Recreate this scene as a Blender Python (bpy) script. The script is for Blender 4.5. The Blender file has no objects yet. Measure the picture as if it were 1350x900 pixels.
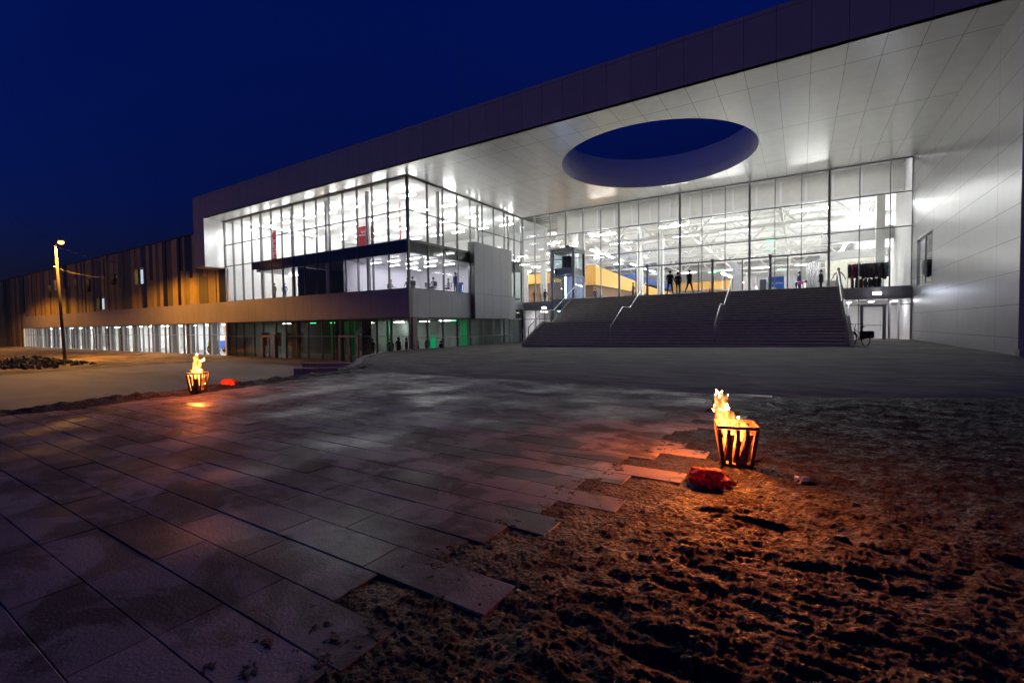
import bpy, bmesh, math, random
from mathutils import Vector, Matrix, noise
random.seed(7)
C = bpy.context.scene.collection
SC = bpy.context.scene
PI = math.pi

# ------------------------------------------------------------------ materials
def nodes(name):
    m = bpy.data.materials.new(name); m.use_nodes = True
    nt = m.node_tree
    return m, nt, nt.nodes['Principled BSDF']
def P(name, col, rough=.6, metal=0., emit=None, es=0., noise_amt=0., nscale=3., bump=0., bscale=30., spec=None):
    m, nt, b = nodes(name)
    b.inputs['Base Color'].default_value = (*col, 1)
    b.inputs['Roughness'].default_value = rough
    b.inputs['Metallic'].default_value = metal
    if spec is not None: b.inputs['Specular IOR Level'].default_value = spec
    if emit:
        b.inputs['Emission Color'].default_value = (*emit, 1)
        b.inputs['Emission Strength'].default_value = es
    if noise_amt or bump:
        g = nt.nodes.new('ShaderNodeNewGeometry')
    if noise_amt:
        n = nt.nodes.new('ShaderNodeTexNoise'); n.inputs['Scale'].default_value = nscale; n.inputs['Detail'].default_value = 6
        nt.links.new(g.outputs['Position'], n.inputs['Vector'])
        r = nt.nodes.new('ShaderNodeMapRange'); r.inputs[1].default_value = .3; r.inputs[2].default_value = .7
        r.inputs[3].default_value = 1 - noise_amt; r.inputs[4].default_value = 1 + noise_amt * .5
        nt.links.new(n.outputs['Fac'], r.inputs[0])
        v = nt.nodes.new('ShaderNodeVectorMath'); v.operation = 'SCALE'; v.inputs[0].default_value = col
        nt.links.new(r.outputs[0], v.inputs['Scale']); nt.links.new(v.outputs[0], b.inputs['Base Color'])
    if bump:
        n2 = nt.nodes.new('ShaderNodeTexNoise'); n2.inputs['Scale'].default_value = bscale; n2.inputs['Detail'].default_value = 4
        nt.links.new(g.outputs['Position'], n2.inputs['Vector'])
        bp = nt.nodes.new('ShaderNodeBump'); bp.inputs['Strength'].default_value = bump; bp.inputs['Distance'].default_value = .02
        nt.links.new(n2.outputs['Fac'], bp.inputs['Height']); nt.links.new(bp.outputs[0], b.inputs['Normal'])
    return m
def math_node(nt, op, a, b=None, c=None):
    n = nt.nodes.new('ShaderNodeMath'); n.operation = op
    for i, x in enumerate((a, b, c)):
        if x is None: continue
        if isinstance(x, (int, float)): n.inputs[i].default_value = x
        else: nt.links.new(x, n.inputs[i])
    return n.outputs[0]
def seam_mask(nt, coord, pitch, off, w):
    # 1 on the thin joint between two panels
    f = math_node(nt, 'FRACT', math_node(nt, 'DIVIDE', math_node(nt, 'SUBTRACT', coord, off), pitch))
    d = math_node(nt, 'ABSOLUTE', math_node(nt, 'SUBTRACT', f, .5))
    return math_node(nt, 'GREATER_THAN', d, .5 - .5 * w / pitch)
def line_mask(nt, coord, at, w):
    return math_node(nt, 'LESS_THAN', math_node(nt, 'ABSOLUTE', math_node(nt, 'SUBTRACT', coord, at)), w * .5)
def panel_mat(name, col, rough, metal, seams, lines=(), wave=.0, spec=.5, tone=.05):
    # sheet metal cladding: joints at given pitches, each panel a touch different, slight waviness
    m, nt, b = nodes(name)
    g = nt.nodes.new('ShaderNodeNewGeometry'); s = nt.nodes.new('ShaderNodeSeparateXYZ')
    nt.links.new(g.outputs['Position'], s.inputs[0])
    mask = None; cells = []
    for ax, pitch, off, w in seams:
        k = seam_mask(nt, s.outputs['XYZ'.index(ax)], pitch, off, w)
        mask = k if mask is None else math_node(nt, 'MAXIMUM', mask, k)
        cells.append(math_node(nt, 'FLOOR', math_node(nt, 'DIVIDE', math_node(nt, 'SUBTRACT', s.outputs['XYZ'.index(ax)], off), pitch)))
    for ax, at, w in lines:
        k = line_mask(nt, s.outputs['XYZ'.index(ax)], at, w)
        mask = k if mask is None else math_node(nt, 'MAXIMUM', mask, k)
    cb = nt.nodes.new('ShaderNodeCombineXYZ')
    for i, c in enumerate(cells[:3]): nt.links.new(c, cb.inputs[i])
    wn = nt.nodes.new('ShaderNodeTexWhiteNoise'); nt.links.new(cb.outputs[0], wn.inputs['Vector'])
    dn = nt.nodes.new('ShaderNodeTexNoise'); dn.inputs['Scale'].default_value = 1.3; dn.inputs['Detail'].default_value = 8
    nt.links.new(g.outputs['Position'], dn.inputs['Vector'])
    t = math_node(nt, 'ADD', math_node(nt, 'MULTIPLY', wn.outputs['Value'], tone * 2), 1 - tone)
    t = math_node(nt, 'MULTIPLY', t, math_node(nt, 'ADD', math_node(nt, 'MULTIPLY', dn.outputs['Fac'], .2), .9))
    t = math_node(nt, 'MULTIPLY', t, math_node(nt, 'SUBTRACT', 1., math_node(nt, 'MULTIPLY', mask, .75)))
    v = nt.nodes.new('ShaderNodeVectorMath'); v.operation = 'SCALE'; v.inputs[0].default_value = col
    nt.links.new(t, v.inputs['Scale']); nt.links.new(v.outputs[0], b.inputs['Base Color'])
    rr = math_node(nt, 'ADD', rough - tone * .5, math_node(nt, 'MULTIPLY', wn.outputs['Value'], tone))
    nt.links.new(rr, b.inputs['Roughness'])
    b.inputs['Metallic'].default_value = metal; b.inputs['Specular IOR Level'].default_value = spec
    if wave:
        n2 = nt.nodes.new('ShaderNodeTexNoise'); n2.inputs['Scale'].default_value = .9; n2.inputs['Detail'].default_value = 2
        nt.links.new(g.outputs['Position'], n2.inputs['Vector'])
        bp = nt.nodes.new('ShaderNodeBump'); bp.inputs['Strength'].default_value = wave; bp.inputs['Distance'].default_value = .05
        nt.links.new(n2.outputs['Fac'], bp.inputs['Height']); nt.links.new(bp.outputs[0], b.inputs['Normal'])
    return m
def glass_mat(name, tint, refl=1.0):
    m = bpy.data.materials.new(name); m.use_nodes = True; nt = m.node_tree; nt.nodes.clear()
    o = nt.nodes.new('ShaderNodeOutputMaterial'); mx = nt.nodes.new('ShaderNodeMixShader')
    t = nt.nodes.new('ShaderNodeBsdfTransparent'); t.inputs[0].default_value = (*tint, 1)
    gl = nt.nodes.new('ShaderNodeBsdfGlossy'); gl.inputs['Roughness'].default_value = .015; gl.inputs[0].default_value = (refl, refl, refl, 1)
    f = nt.nodes.new('ShaderNodeFresnel'); f.inputs['IOR'].default_value = 1.42
    g = nt.nodes.new('ShaderNodeNewGeometry')
    # only the outward face reflects, so the pane is not counted twice
    fac = math_node(nt, 'MULTIPLY', f.outputs[0], math_node(nt, 'SUBTRACT', 1., g.outputs['Backfacing']))
    nt.links.new(fac, mx.inputs[0]); nt.links.new(t.outputs[0], mx.inputs[1]); nt.links.new(gl.outputs[0], mx.inputs[2])
    nt.links.new(mx.outputs[0], o.inputs[0])
    return m
def emit_mat(name, col, s):
    m = bpy.data.materials.new(name); m.use_nodes = True; nt = m.node_tree; nt.nodes.clear()
    o = nt.nodes.new('ShaderNodeOutputMaterial'); e = nt.nodes.new('ShaderNodeEmission')
    e.inputs[0].default_value = (*col, 1); e.inputs[1].default_value = s
    nt.links.new(e.outputs[0], o.inputs[0]); return m

M = {}
M['soffit'] = panel_mat('soffit_panels', (.84, .84, .83), .29, .62, [('X', 1.225, .28, .018), ('Y', 5.9, 24.4, .03)], wave=.03, tone=.012)
M['sidewall'] = panel_mat('side_wall_panels', (.56, .57, .58), .33, .45, [('Z', 1.14, 1.0, .022), ('Y', 4.95, 24.66, .022)], wave=.05, tone=.02)
M['fascia'] = panel_mat('fascia_panels', (.40, .39, .32), .45, .1, [('X', 1.225, .28, .02)], lines=[('Z', 14.5, .02)], tone=.06)
M['band'] = panel_mat('dim_band_panels', (.31, .27, .26), .5, .1, [('X', 1.23, -25.27, .02), ('Y', 1.305, 24.98, .02)], tone=.05)  # band front: its dimmer orange light is put into a darker, browner colour
M['box'] = panel_mat('box_panels', (.50, .50, .51), .5, .1, [('Y', 1.305, 24.98, .02)], lines=[('Z', 4.42, .03)], tone=.04)
M['frame'] = P('dark_frame', (.17, .175, .18), .4, .4)
M['frame_grey'] = P('grey_frame', (.30, .31, .32), .4, .5)
M['post'] = P('pale_grey_post', (.52, .53, .51), .5)
M['frame_warm'] = P('door_frame_paint', (.30, .22, .19), .5)
M['glass'] = glass_mat('clear_glass', (.975, .985, .98))
M['glass_dark'] = glass_mat('tinted_glass', (.84, .88, .87))
M['spandrel'] = P('spandrel_glass', (.006, .008, .010), .06, spec=.5)
M['white'] = P('white_plaster', (.80, .80, .79), .7, noise_amt=.05)
M['whiteceil'] = P('white_ceiling', (.82, .82, .80), .8)
M['beige'] = P('beige_panel', (.66, .65, .57), .7, noise_amt=.06)
M['deck'] = P('roof_deck', (.64, .64, .63), .6)
M['steel'] = P('white_steel', (.76, .76, .74), .5)
M['floor'] = P('pale_floor', (.42, .42, .41), .35, noise_amt=.1)
M['greyfloor'] = P('grey_floor', (.30, .30, .30), .3, noise_amt=.1)
M['slabedge'] = P('concrete_edge', (.42, .42, .43), .6, noise_amt=.08)
M['ochre'] = P('ochre_panel', (.85, .46, .11), .5)
M['brown'] = P('brown_panel', (.20, .11, .055), .6)
M['darkroom'] = P('dark_grey_wall', (.10, .10, .105), .8)
M['lilac'] = P('pale_lilac_wall', (.76, .74, .82), .8)
M['greenwall'] = P('green_wall', (.02, .55, .20), .5)
M['greygreen'] = P('grey_green_wall', (.40, .44, .42), .7)
M['black'] = P('black_plastic', (.012, .012, .013), .45)
M['blackfab'] = P('black_fabric', (.014, .014, .018), .9)
M['red'] = P('red_fabric', (.72, .035, .02), .7)
M['redsign'] = P('red_board', (.55, .02, .02), .5)
M['blue'] = P('blue_panel', (.03, .14, .60), .5)
M['whitepaint'] = P('white_paint', (.8, .8, .8), .4)
M['lamp'] = emit_mat('tube_lamp_glow', (.98, .98, 1.0), 60.)
M['halllamp'] = emit_mat('hall_lamp_glow', (1.0, .99, .97), 72.)
M['dimlamp'] = emit_mat('dim_lamp_glow', (1., .98, .92), 42.)
M['officelamp'] = emit_mat('office_lamp_glow', (.95, .93, 1.0), 34.)
M['ribbonlamp'] = emit_mat('ribbon_lamp_glow', (.95, .98, 1.0), 150.)
M['lampsmall'] = emit_mat('cool_lamp_glow', (.80, .84, 1.0), 40.)
M['lampblue'] = emit_mat('bluish_tube_glow', (.62, .68, 1.0), 30.)
M['lampgreen'] = emit_mat('green_lamp_glow', (.05, 1.0, .35), 6.)
M['screen'] = emit_mat('screen_glow', (.80, .78, 1.0), 2.6)
M['sodium'] = emit_mat('sodium_lamp_glow', (1.0, .50, .12), 5.)
M['light_edge'] = P('pale_step_edge', (.55, .53, .45), .7, noise_amt=.2)  # light lines along the steps are put into this paler edge colour
M['steps'] = P('stair_concrete', (.36, .35, .26), .75, noise_amt=.25, nscale=2.5, bump=.15, bscale=60)
M['rail'] = P('brushed_rail', (.48, .48, .47), .35, .8)
M['railpost'] = P('rail_post', (.34, .33, .32), .45, .5)
M['liftframe'] = P('lift_steel', (.30, .31, .32), .4, .6)
M['concrete'] = P('kerb_concrete', (.30, .28, .27), .85, noise_amt=.3, nscale=4, bump=.3, bscale=40)
M['wall_brown'] = P('retaining_wall_concrete', (.24, .19, .19), .85, noise_amt=.25, nscale=5, bump=.25, bscale=40)
M['wood'] = P('weathered_pole_wood', (.035, .026, .02), .85, noise_amt=.3, nscale=8)
M['cable'] = P('cable_grey', (.20, .18, .15), .6)
M['rust'] = P('burnt_steel', (.20, .125, .08), .65, .5, noise_amt=.4, nscale=25)
M['bark'] = P('firewood', (.17, .10, .055), .9, noise_amt=.45, nscale=18, bump=.6, bscale=60)
M['ember'] = P('charred_wood', (.05, .02, .01), .9, emit=(1., .22, .03), es=2.5)
M['tyre'] = P('rubber', (.015, .015, .015), .8)
M['rim'] = P('bicycle_metal', (.5, .5, .5), .3, .9)

# ------------------------------------------------------------------ mesh helpers
ORG = {}                                    # world location of the empties that parent parts
def box(bm, x0, x1, y0, y1, z0, z1, mi=0):
    v = [bm.verts.new((x, y, z)) for x in (x0, x1) for y in (y0, y1) for z in (z0, z1)]
    for f in ((0, 1, 3, 2), (4, 6, 7, 5), (0, 4, 5, 1), (2, 3, 7, 6), (0, 2, 6, 4), (1, 5, 7, 3)):
        bm.faces.new([v[i] for i in f]).material_index = mi
    return v
def BX(*b, bev=0.):
    bm = bmesh.new(); box(bm, *b)
    if bev: bmesh.ops.bevel(bm, geom=bm.edges[:], offset=bev, segments=2, affect='EDGES')
    return bm
def tube(bm, pts, r, n=8, r1=None, mi=0):
    pts = [Vector(p) for p in pts]; rings = []
    for i, p in enumerate(pts):
        d = (pts[min(i + 1, len(pts) - 1)] - pts[max(i - 1, 0)]).normalized()
        up = Vector((0, 0, 1)) if abs(d.z) < .95 else Vector((0, 1, 0))
        a = d.cross(up).normalized(); b = d.cross(a).normalized()
        rr = r[i] if isinstance(r, (list, tuple)) else (r if r1 is None else r + (r1 - r) * i / (len(pts) - 1))
        rings.append([bm.verts.new(p + a * rr * math.cos(2 * PI * k / n) + b * rr * math.sin(2 * PI * k / n)) for k in range(n)])
    for i in range(len(rings) - 1):
        for k in range(n):
            f = bm.faces.new((rings[i][k], rings[i][(k + 1) % n], rings[i + 1][(k + 1) % n], rings[i + 1][k])); f.material_index = mi; f.smooth = n > 6
    bm.faces.new(rings[0][::-1]).material_index = mi; bm.faces.new(rings[-1]).material_index = mi
def TB(pts, r, n=8, r1=None):
    bm = bmesh.new(); tube(bm, pts, r, n, r1); return bm
def prism(bm, poly, a0, a1, axis='Y', mi=0):
    # polygon in the two other axes, extruded along axis
    def pt(p, a):
        return {'Y': (p[0], a, p[1]), 'X': (a, p[0], p[1]), 'Z': (p[0], p[1], a)}[axis]
    A = [bm.verts.new(pt(p, a0)) for p in poly]; B = [bm.verts.new(pt(p, a1)) for p in poly]
    bm.faces.new(A).material_index = mi; bm.faces.new(B[::-1]).material_index = mi
    for i in range(len(poly)):
        j = (i + 1) % len(poly); bm.faces.new((A[i], B[i], B[j], A[j])).material_index = mi
def PR(poly, a0, a1, axis='Y'):
    bm = bmesh.new(); prism(bm, poly, a0, a1, axis); return bm
def bar(bm, p, q, w, t, mi=0):
    # rectangular bar from p to q
    p = Vector(p); q = Vector(q); d = (q - p).normalized()
    up = Vector((0, 0, 1)) if abs(d.z) < .95 else Vector((0, 1, 0))
    a = d.cross(up).normalized() * w * .5; b = d.cross(a).normalized() * t * .5
    vs = [bm.verts.new(c + s * a + u * b) for c in (p, q) for s, u in ((-1, -1), (1, -1), (1, 1), (-1, 1))]
    for f in ((0, 1, 2, 3), (7, 6, 5, 4), (0, 4, 5, 1), (1, 5, 6, 2), (2, 6, 7, 3), (3, 7, 4, 0)):
        bm.faces.new([vs[i] for i in f]).material_index = mi
def BAR(p, q, w, t):
    bm = bmesh.new(); bar(bm, p, q, w, t); return bm
def obj(name, bm, mat, parent=None, local=False):
    if parent is not None and not local:
        o = parent
        loc = Vector((0, 0, 0))
        while o is not None:
            loc += o.location; o = o.parent
        bmesh.ops.translate(bm, verts=bm.verts[:], vec=-loc)
    bmesh.ops.recalc_face_normals(bm, faces=bm.faces[:])
    me = bpy.data.meshes.new(name); bm.to_mesh(me); bm.free()
    for m in (mat if isinstance(mat, (list, tuple)) else [mat]): me.materials.append(m)
    o = bpy.data.objects.new(name, me); C.objects.link(o)
    if parent is not None: o.parent = parent
    return o
def tag(o, label=None, cat=None, group=None, kind=None):
    if label: o['label'] = label
    if cat: o['category'] = cat
    if group: o['group'] = group
    if kind: o['kind'] = kind
    return o
def thing(name, label, cat, loc=(0, 0, 0), rz=0., group=None):
    o = bpy.data.objects.new(name, None); C.objects.link(o)
    o.location = loc; o.rotation_euler = (0, 0, rz); o.empty_display_size = .2
    return tag(o, label, cat, group)
def struct(name, bm, mat):
    return tag(obj(name, bm, mat), kind='structure')
def dup(root, loc, rz=0., label=None, group=None):
    r = root.copy(); C.objects.link(r); r.location = loc; r.rotation_euler = (0, 0, rz)
    if label: r['label'] = label
    if group: r['group'] = group
    for ch in list(root.children):
        c = ch.copy(); C.objects.link(c); c.parent = r
        for g in list(ch.children):
            d = g.copy(); C.objects.link(d); d.parent = c
    return r
def smooth(o):
    for p in o.data.polygons: p.use_smooth = True
    return o

# ------------------------------------------------------------------ measured layout (metres; x along the facade, y into the building)
XL, XR = -49.2, 6.26              # glazed recess
XS = -23.88                       # side glazing of the front block
YF, YB, YFA = 24.25, 40.2, 22.4   # front glazing, back glazing, fascia
ZT, ZR = 12.5, 14.7
HC, HR = (-8.3, 31.3), 6.1        # round roof opening
EDGE = [(-13.5, -40), (-13.5, 2), (-13.6, 6), (-14.1, 9), (-14.7, 11), (-16.5, 13.3), (-18.6, 15.2), (-20.4, 17.1), (-21.6, 18.8), (-22.7, 20.8), (-23.6, 23.9), (-23.9, 24.6), (-23.9, 60)]
def edge_x(y):
    for (xa, ya), (xb, yb) in zip(EDGE, EDGE[1:]):
        if y <= yb: return xa + (xb - xa) * (y - ya) / (yb - ya)
    return EDGE[-1][0]
def sstep(a, b, x):
    t = min(1, max(0, (x - a) / (b - a))); return t * t * (3 - 2 * t)
def zp(x, y): return .40 * sstep(9, 25, y) * min(1, max(0, (x + 24) / 30))

# ------------------------------------------------------------------ ground
def grid_mesh(xs, ys, zf, keep=None):
    bm = bmesh.new(); vs = [[bm.verts.new((x, y, zf(x, y))) for x in xs] for y in ys]
    for j in range(len(ys) - 1):
        for i in range(len(xs) - 1):
            if keep and not keep((xs[i] + xs[i + 1]) / 2, (ys[j] + ys[j + 1]) / 2): continue
            bm.faces.new((vs[j][i], vs[j][i + 1], vs[j + 1][i + 1], vs[j + 1][i])).smooth = True
    if keep:
        bmesh.ops.delete(bm, geom=[v for v in bm.verts if not v.link_faces], context='VERTS')
    return bm
def steps_list(*segs):
    out = []
    for a, b, n in segs: out += [a + (b - a) * i / n for i in range(n)]
    return out + [segs[-1][1]]
def base_z(x, y):
    t = sstep(-1.3, -.15, x - edge_x(y))
    z = -1.06 + t * (1.06 - .07 + zp(x, y))
    if x < -42.8 and -40 < y < 23.5:       # sandy verge with low heaps beyond the road
        z += .10 + .16 * noise.fractal((x * .35, y * .35, 0), 1, 2, 4)
    return z
xs = steps_list((-420, -130, 8), (-130, -60, 35), (-60, -26, 40), (-26, -12, 60), (-12, 20, 24), (20, 420, 10))
ys = steps_list((-420, -30, 8), (-30, 0, 20), (0, 26, 70), (26, 60, 12), (60, 420, 8))
mg, nt, b = nodes('sandy_dirt')
g = nt.nodes.new('ShaderNodeNewGeometry'); n1 = nt.nodes.new('ShaderNodeTexNoise'); n1.inputs['Scale'].default_value = .45; n1.inputs['Detail'].default_value = 10; n1.inputs['Roughness'].default_value = .65
nt.links.new(g.outputs['Position'], n1.inputs['Vector'])
cr = nt.nodes.new('ShaderNodeValToRGB'); cr.color_ramp.elements[0].position = .38; cr.color_ramp.elements[0].color = (.06, .045, .03, 1); cr.color_ramp.elements[1].position = .62; cr.color_ramp.elements[1].color = (.30, .22, .13, 1)
nt.links.new(n1.outputs['Fac'], cr.inputs[0]); nt.links.new(cr.outputs[0], b.inputs['Base Color']); b.inputs['Roughness'].default_value = .9
n2 = nt.nodes.new('ShaderNodeTexNoise'); n2.inputs['Scale'].default_value = 9; n2.inputs['Detail'].default_value = 8; nt.links.new(g.outputs['Position'], n2.inputs['Vector'])
bp = nt.nodes.new('ShaderNodeBump'); bp.inputs['Strength'].default_value = .6; bp.inputs['Distance'].default_value = .1; nt.links.new(n2.outputs['Fac'], bp.inputs['Height']); nt.links.new(bp.outputs[0], b.inputs['Normal'])
M['dirt'] = mg
struct('ground', grid_mesh(xs, ys, base_z), mg)

def stained(name, lo, hi, scale, rough, stretch=(1, 1, 1), bump=.25, wet=0., mid=(.36, .64), island=0.):
    m, nt, b = nodes(name)
    g = nt.nodes.new('ShaderNodeNewGeometry'); mp = nt.nodes.new('ShaderNodeVectorMath'); mp.operation = 'MULTIPLY'; mp.inputs[1].default_value = stretch
    nt.links.new(g.outputs['Position'], mp.inputs[0])
    n1 = nt.nodes.new('ShaderNodeTexNoise'); n1.inputs['Scale'].default_value = scale; n1.inputs['Detail'].default_value = 9; n1.inputs['Roughness'].default_value = .62
    n1.inputs['Distortion'].default_value = .4
    nt.links.new(mp.outputs[0], n1.inputs['Vector'])
    cr = nt.nodes.new('ShaderNodeValToRGB'); e = cr.color_ramp.elements
    e[0].position, e[0].color = mid[0], (*lo, 1); e[1].position, e[1].color = mid[1], (*hi, 1)
    nt.links.new(n1.outputs['Fac'], cr.inputs[0]); col = cr.outputs[0]
    fine = nt.nodes.new('ShaderNodeTexNoise'); fine.inputs['Scale'].default_value = 55; fine.inputs['Detail'].default_value = 6
    nt.links.new(g.outputs['Position'], fine.inputs['Vector'])
    t = math_node(nt, 'ADD', math_node(nt, 'MULTIPLY', fine.outputs['Fac'], .5), .75)
    if island:
        t = math_node(nt, 'MULTIPLY', t, math_node(nt, 'ADD', math_node(nt, 'MULTIPLY', g.outputs['Random Per Island'], island), 1 - island * .5))
    v = nt.nodes.new('ShaderNodeVectorMath'); v.operation = 'SCALE'
    nt.links.new(col, v.inputs[0]); nt.links.new(t, v.inputs['Scale']); nt.links.new(v.outputs[0], b.inputs['Base Color'])
    if wet:
        n3 = nt.nodes.new('ShaderNodeTexNoise'); n3.inputs['Scale'].default_value = .8; n3.inputs['Detail'].default_value = 5; nt.links.new(g.outputs['Position'], n3.inputs['Vector'])
        mr = nt.nodes.new('ShaderNodeMapRange'); mr.inputs[1].default_value = .42; mr.inputs[2].default_value = .66; mr.inputs[3].default_value = rough; mr.inputs[4].default_value = rough - wet
        nt.links.new(n3.outputs['Fac'], mr.inputs[0]); nt.links.new(mr.outputs[0], b.inputs['Roughness'])
    else: b.inputs['Roughness'].default_value = rough
    h = math_node(nt, 'ADD', math_node(nt, 'MULTIPLY', fine.outputs['Fac'], .4), n1.outputs['Fac'])
    bp = nt.nodes.new('ShaderNodeBump'); bp.inputs['Strength'].default_value = bump; bp.inputs['Distance'].default_value = .02
    nt.links.new(h, bp.inputs['Height']); nt.links.new(bp.outputs[0], b.inputs['Normal'])
    return m
M['road'] = stained('pale_asphalt', (.15, .145, .14), (.23, .22, .21), .5, .8, (.35, 1, 1))
M['plaza'] = stained('sandy_concrete', (.09, .077, .062), (.225, .20, .165), 1.1, .85, (.6, 1.9, 1), bump=.7, mid=(.40, .62))
M['slab'] = stained('muddy_paving_slab', (.064, .055, .047), (.20, .188, .172), 1.15, .75, (1, 1.4, 1), bump=.5, wet=.34, mid=(.465, .535), island=.75)
M['grout'] = P('joint_sand', (.05, .042, .037), .9)
# road: the pale strip in front of the left wing
xs = steps_list((-42.8, -12, 30)); ys = steps_list((-40, 22.4, 40))
struct('road', grid_mesh(xs, ys, lambda x, y: -1.045 + .03 * sstep(18, 22, y), lambda x, y: x < edge_x(y) - 1.0), M['road'])
# plaza: sandy apron up to the stairs, its near edge curved
def plaza_front(x):
    if x < -13: return 10.6
    if x < -2.3: return 11.45
    return 11.3 + (x + 2.3) * .13 + .052 * (x + 2.3) ** 2
bm = bmesh.new(); rows = []
for i in range(81):
    x = -24.4 + (14 + 24.4) * i / 80; row = []
    for j in range(41):
        y0 = plaza_front(x)
        # follow the curved kerb on the left
        lo = y0
        while edge_x(lo) > x - .02 and lo < 24.5: lo += .1
        y = lo + (40.25 - lo) * (j / 40) ** 1.15
        row.append(bm.verts.new((x, y - (.35 if j == 0 else 0), zp(x, y) + (.012 if j else -.09))))
    rows.append(row)
for i in range(80):
    if -24.4 + (14 + 24.4) * i / 80 < -23.95: continue
    for j in range(40): bm.faces.new((rows[i][j], rows[i + 1][j], rows[i + 1][j + 1], rows[i][j + 1])).smooth = True
bmesh.ops.delete(bm, geom=[v for v in bm.verts if not v.link_faces], context='VERTS')
struct('plaza', bm, M['plaza'])
# curved kerb round the sunken forecourt
bm = bmesh.new(); kp = [(edge_x(y), y) for y in [11.2 + (24.1 - 11.2) * k / 40 for k in range(41)]]
prev = None
for k, (x, y) in enumerate(kp):
    xa, ya = kp[max(0, k - 1)]; xb, yb = kp[min(40, k + 1)]
    t = Vector((xb - xa, yb - ya)).normalized(); n_ = Vector((t.y, -t.x))
    zt = zp(x, y) + .06
    sec = [(x - n_.x * .02, y - n_.y * .02, -1.1), (x - n_.x * .02, y - n_.y * .02, zt), (x + n_.x * .34, y + n_.y * .34, zt), (x + n_.x * .34, y + n_.y * .34, -1.1)]
    cur = [bm.verts.new(p) for p in sec]
    if prev:
        for a in range(3): bm.faces.new((prev[a], prev[a + 1], cur[a + 1], cur[a]))
    prev = cur
struct('kerb', bm, M['concrete'])

# paving: rows of long slabs, the right ends left ragged where laying stopped
bm = bmesh.new(); rnd = random.Random(3)
pitch, L = .345, 1.0
tips = {}
row0 = -14
for r in range(row0, 31):
    y0 = 1.0 + r * pitch; y1 = y0 + pitch - .005
    off = [.48, .98, .23, .52, .05, .72, .35, .40, .66, .12][r % 10]
    xe = -1.78 + max(0, y0 - 1.2) * .145 + rnd.uniform(-.12, .12)
    if r in (1, 2, 4, 5, 7): xe -= .55
    if r in (3, 6, 8): xe += .02
    if y0 > 8.5: xe += rnd.uniform(-.5, .6)
    x = math.floor((xe - off) / L) * L + off
    if xe - x > .75: x += L
    if 0 <= r <= 8: x = (-1.86, -1.81, -2.32, -1.48, -2.10, -1.98, -1.65, -1.88, -1.34)[r]
    x = max(x, -60)
    while x - L > edge_x(y0) - .05:
        z = rnd.uniform(-.0025, .003)
        if y0 > 4.5: z *= .6
        tx, ty = rnd.uniform(-.002, .002), rnd.uniform(-.0015, .0015)
        a, c = x - L + .0025, x - .0025
        if y1 < plaza_front((a + c) / 2) + .3:
            v = box(bm, a, c, y0, y1, -.06, z)
            for q in (1, 3, 5, 7):
                q_ = v[q]; q_.co.z += tx * (1 if q > 3 else -1) + ty * (1 if q in (3, 7) else -1)
        x -= L
top = [e for e in bm.edges if e.verts[0].co.z > -.03 and e.verts[1].co.z > -.03]
bmesh.ops.bevel(bm, geom=top, offset=.004, segments=1, affect='EDGES')
struct('pavement', bm, M['slab'])

# churned mud: a fine sheet, denser close to the paving edge
def mud_z(x, y):
    f = noise.noise((x * 1.3, y * 2.1, 3.1)) + .5 * noise.noise((x * 3.1, y * 5.3, 6.1))
    clod = noise.noise((x * 7, y * 12, 1.7)) + .6 * noise.noise((x * 15, y * 24, 4.7))
    fine = 1 - 2 * abs(noise.noise((x * 24, y * 30, 5.))) + .6 * (1 - 2 * abs(noise.noise((x * 47, y * 56, 8.))))
    wx = x + .25 * noise.noise((x * .7, y * 1.1, 2.))
    hol = max(0., noise.noise((wx * 1.0 + 4, y * 3.6 + wx * .5, 9.)) + .35 * noise.noise((x * 3, y * 9, 1.)) - .16)
    e = x - (-1.78 + max(0, y - 1.2) * .145)
    far = sstep(.0, .9, e)
    return -.016 + .010 * f + .006 * clod + .0125 * fine * (.75 + .45 * clod) - .04 * sstep(.55, 1.15, -e) + far * (.012 * f + .010 * clod - .065 * hol + .028)
NA, NR = 760, 720
a0, a1 = math.radians(-76), math.radians(70)
bm = bmesh.new(); rows = []
r0, r1 = .7, 24.
for j in range(NR + 1):
    rr = r0 * (r1 / r0) ** (j / NR); row = []
    for i in range(NA + 1):
        a = a0 + (a1 - a0) * i / NA
        x, y = rr * math.sin(a), rr * math.cos(a)
        row.append((x, y))
    rows.append(row)
vid = {}
def mv(j, i):
    k = (j, i)
    if k not in vid:
        x, y = rows[j][i]; zz = mud_z(x, y)
        d = y - plaza_front(x)
        zz = zz * (1 - sstep(-.8, .1, d)) + (-.02) * sstep(-.8, .1, d)
        vid[k] = bm.verts.new((x, y, zz))
    return vid[k]
for j in range(NR):
    for i in range(NA):
        x, y = rows[j][i]
        if x < -5.2 + max(0, y - 1.2) * .145 or y > plaza_front(x) + .45 or x > 15 or y < -.6: continue
        f = bm.faces.new((mv(j, i), mv(j, i + 1), mv(j + 1, i + 1), mv(j + 1, i))); f.smooth = True
mm, nt, b = nodes('churned_mud')
g = nt.nodes.new('ShaderNodeNewGeometry'); n1 = nt.nodes.new('ShaderNodeTexNoise'); n1.inputs['Scale'].default_value = 3.; n1.inputs['Detail'].default_value = 10; n1.inputs['Roughness'].default_value = .7
nt.links.new(g.outputs['Position'], n1.inputs['Vector'])
cr = nt.nodes.new('ShaderNodeValToRGB'); cr.color_ramp.elements[0].position = .35; cr.color_ramp.elements[0].color = (.005, .004, .0035, 1); cr.color_ramp.elements[1].position = .75; cr.color_ramp.elements[1].color = (.0145, .0095, .0085, 1)
nt.links.new(n1.outputs['Fac'], cr.inputs[0]); nt.links.new(cr.outputs[0], b.inputs['Base Color'])
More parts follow.
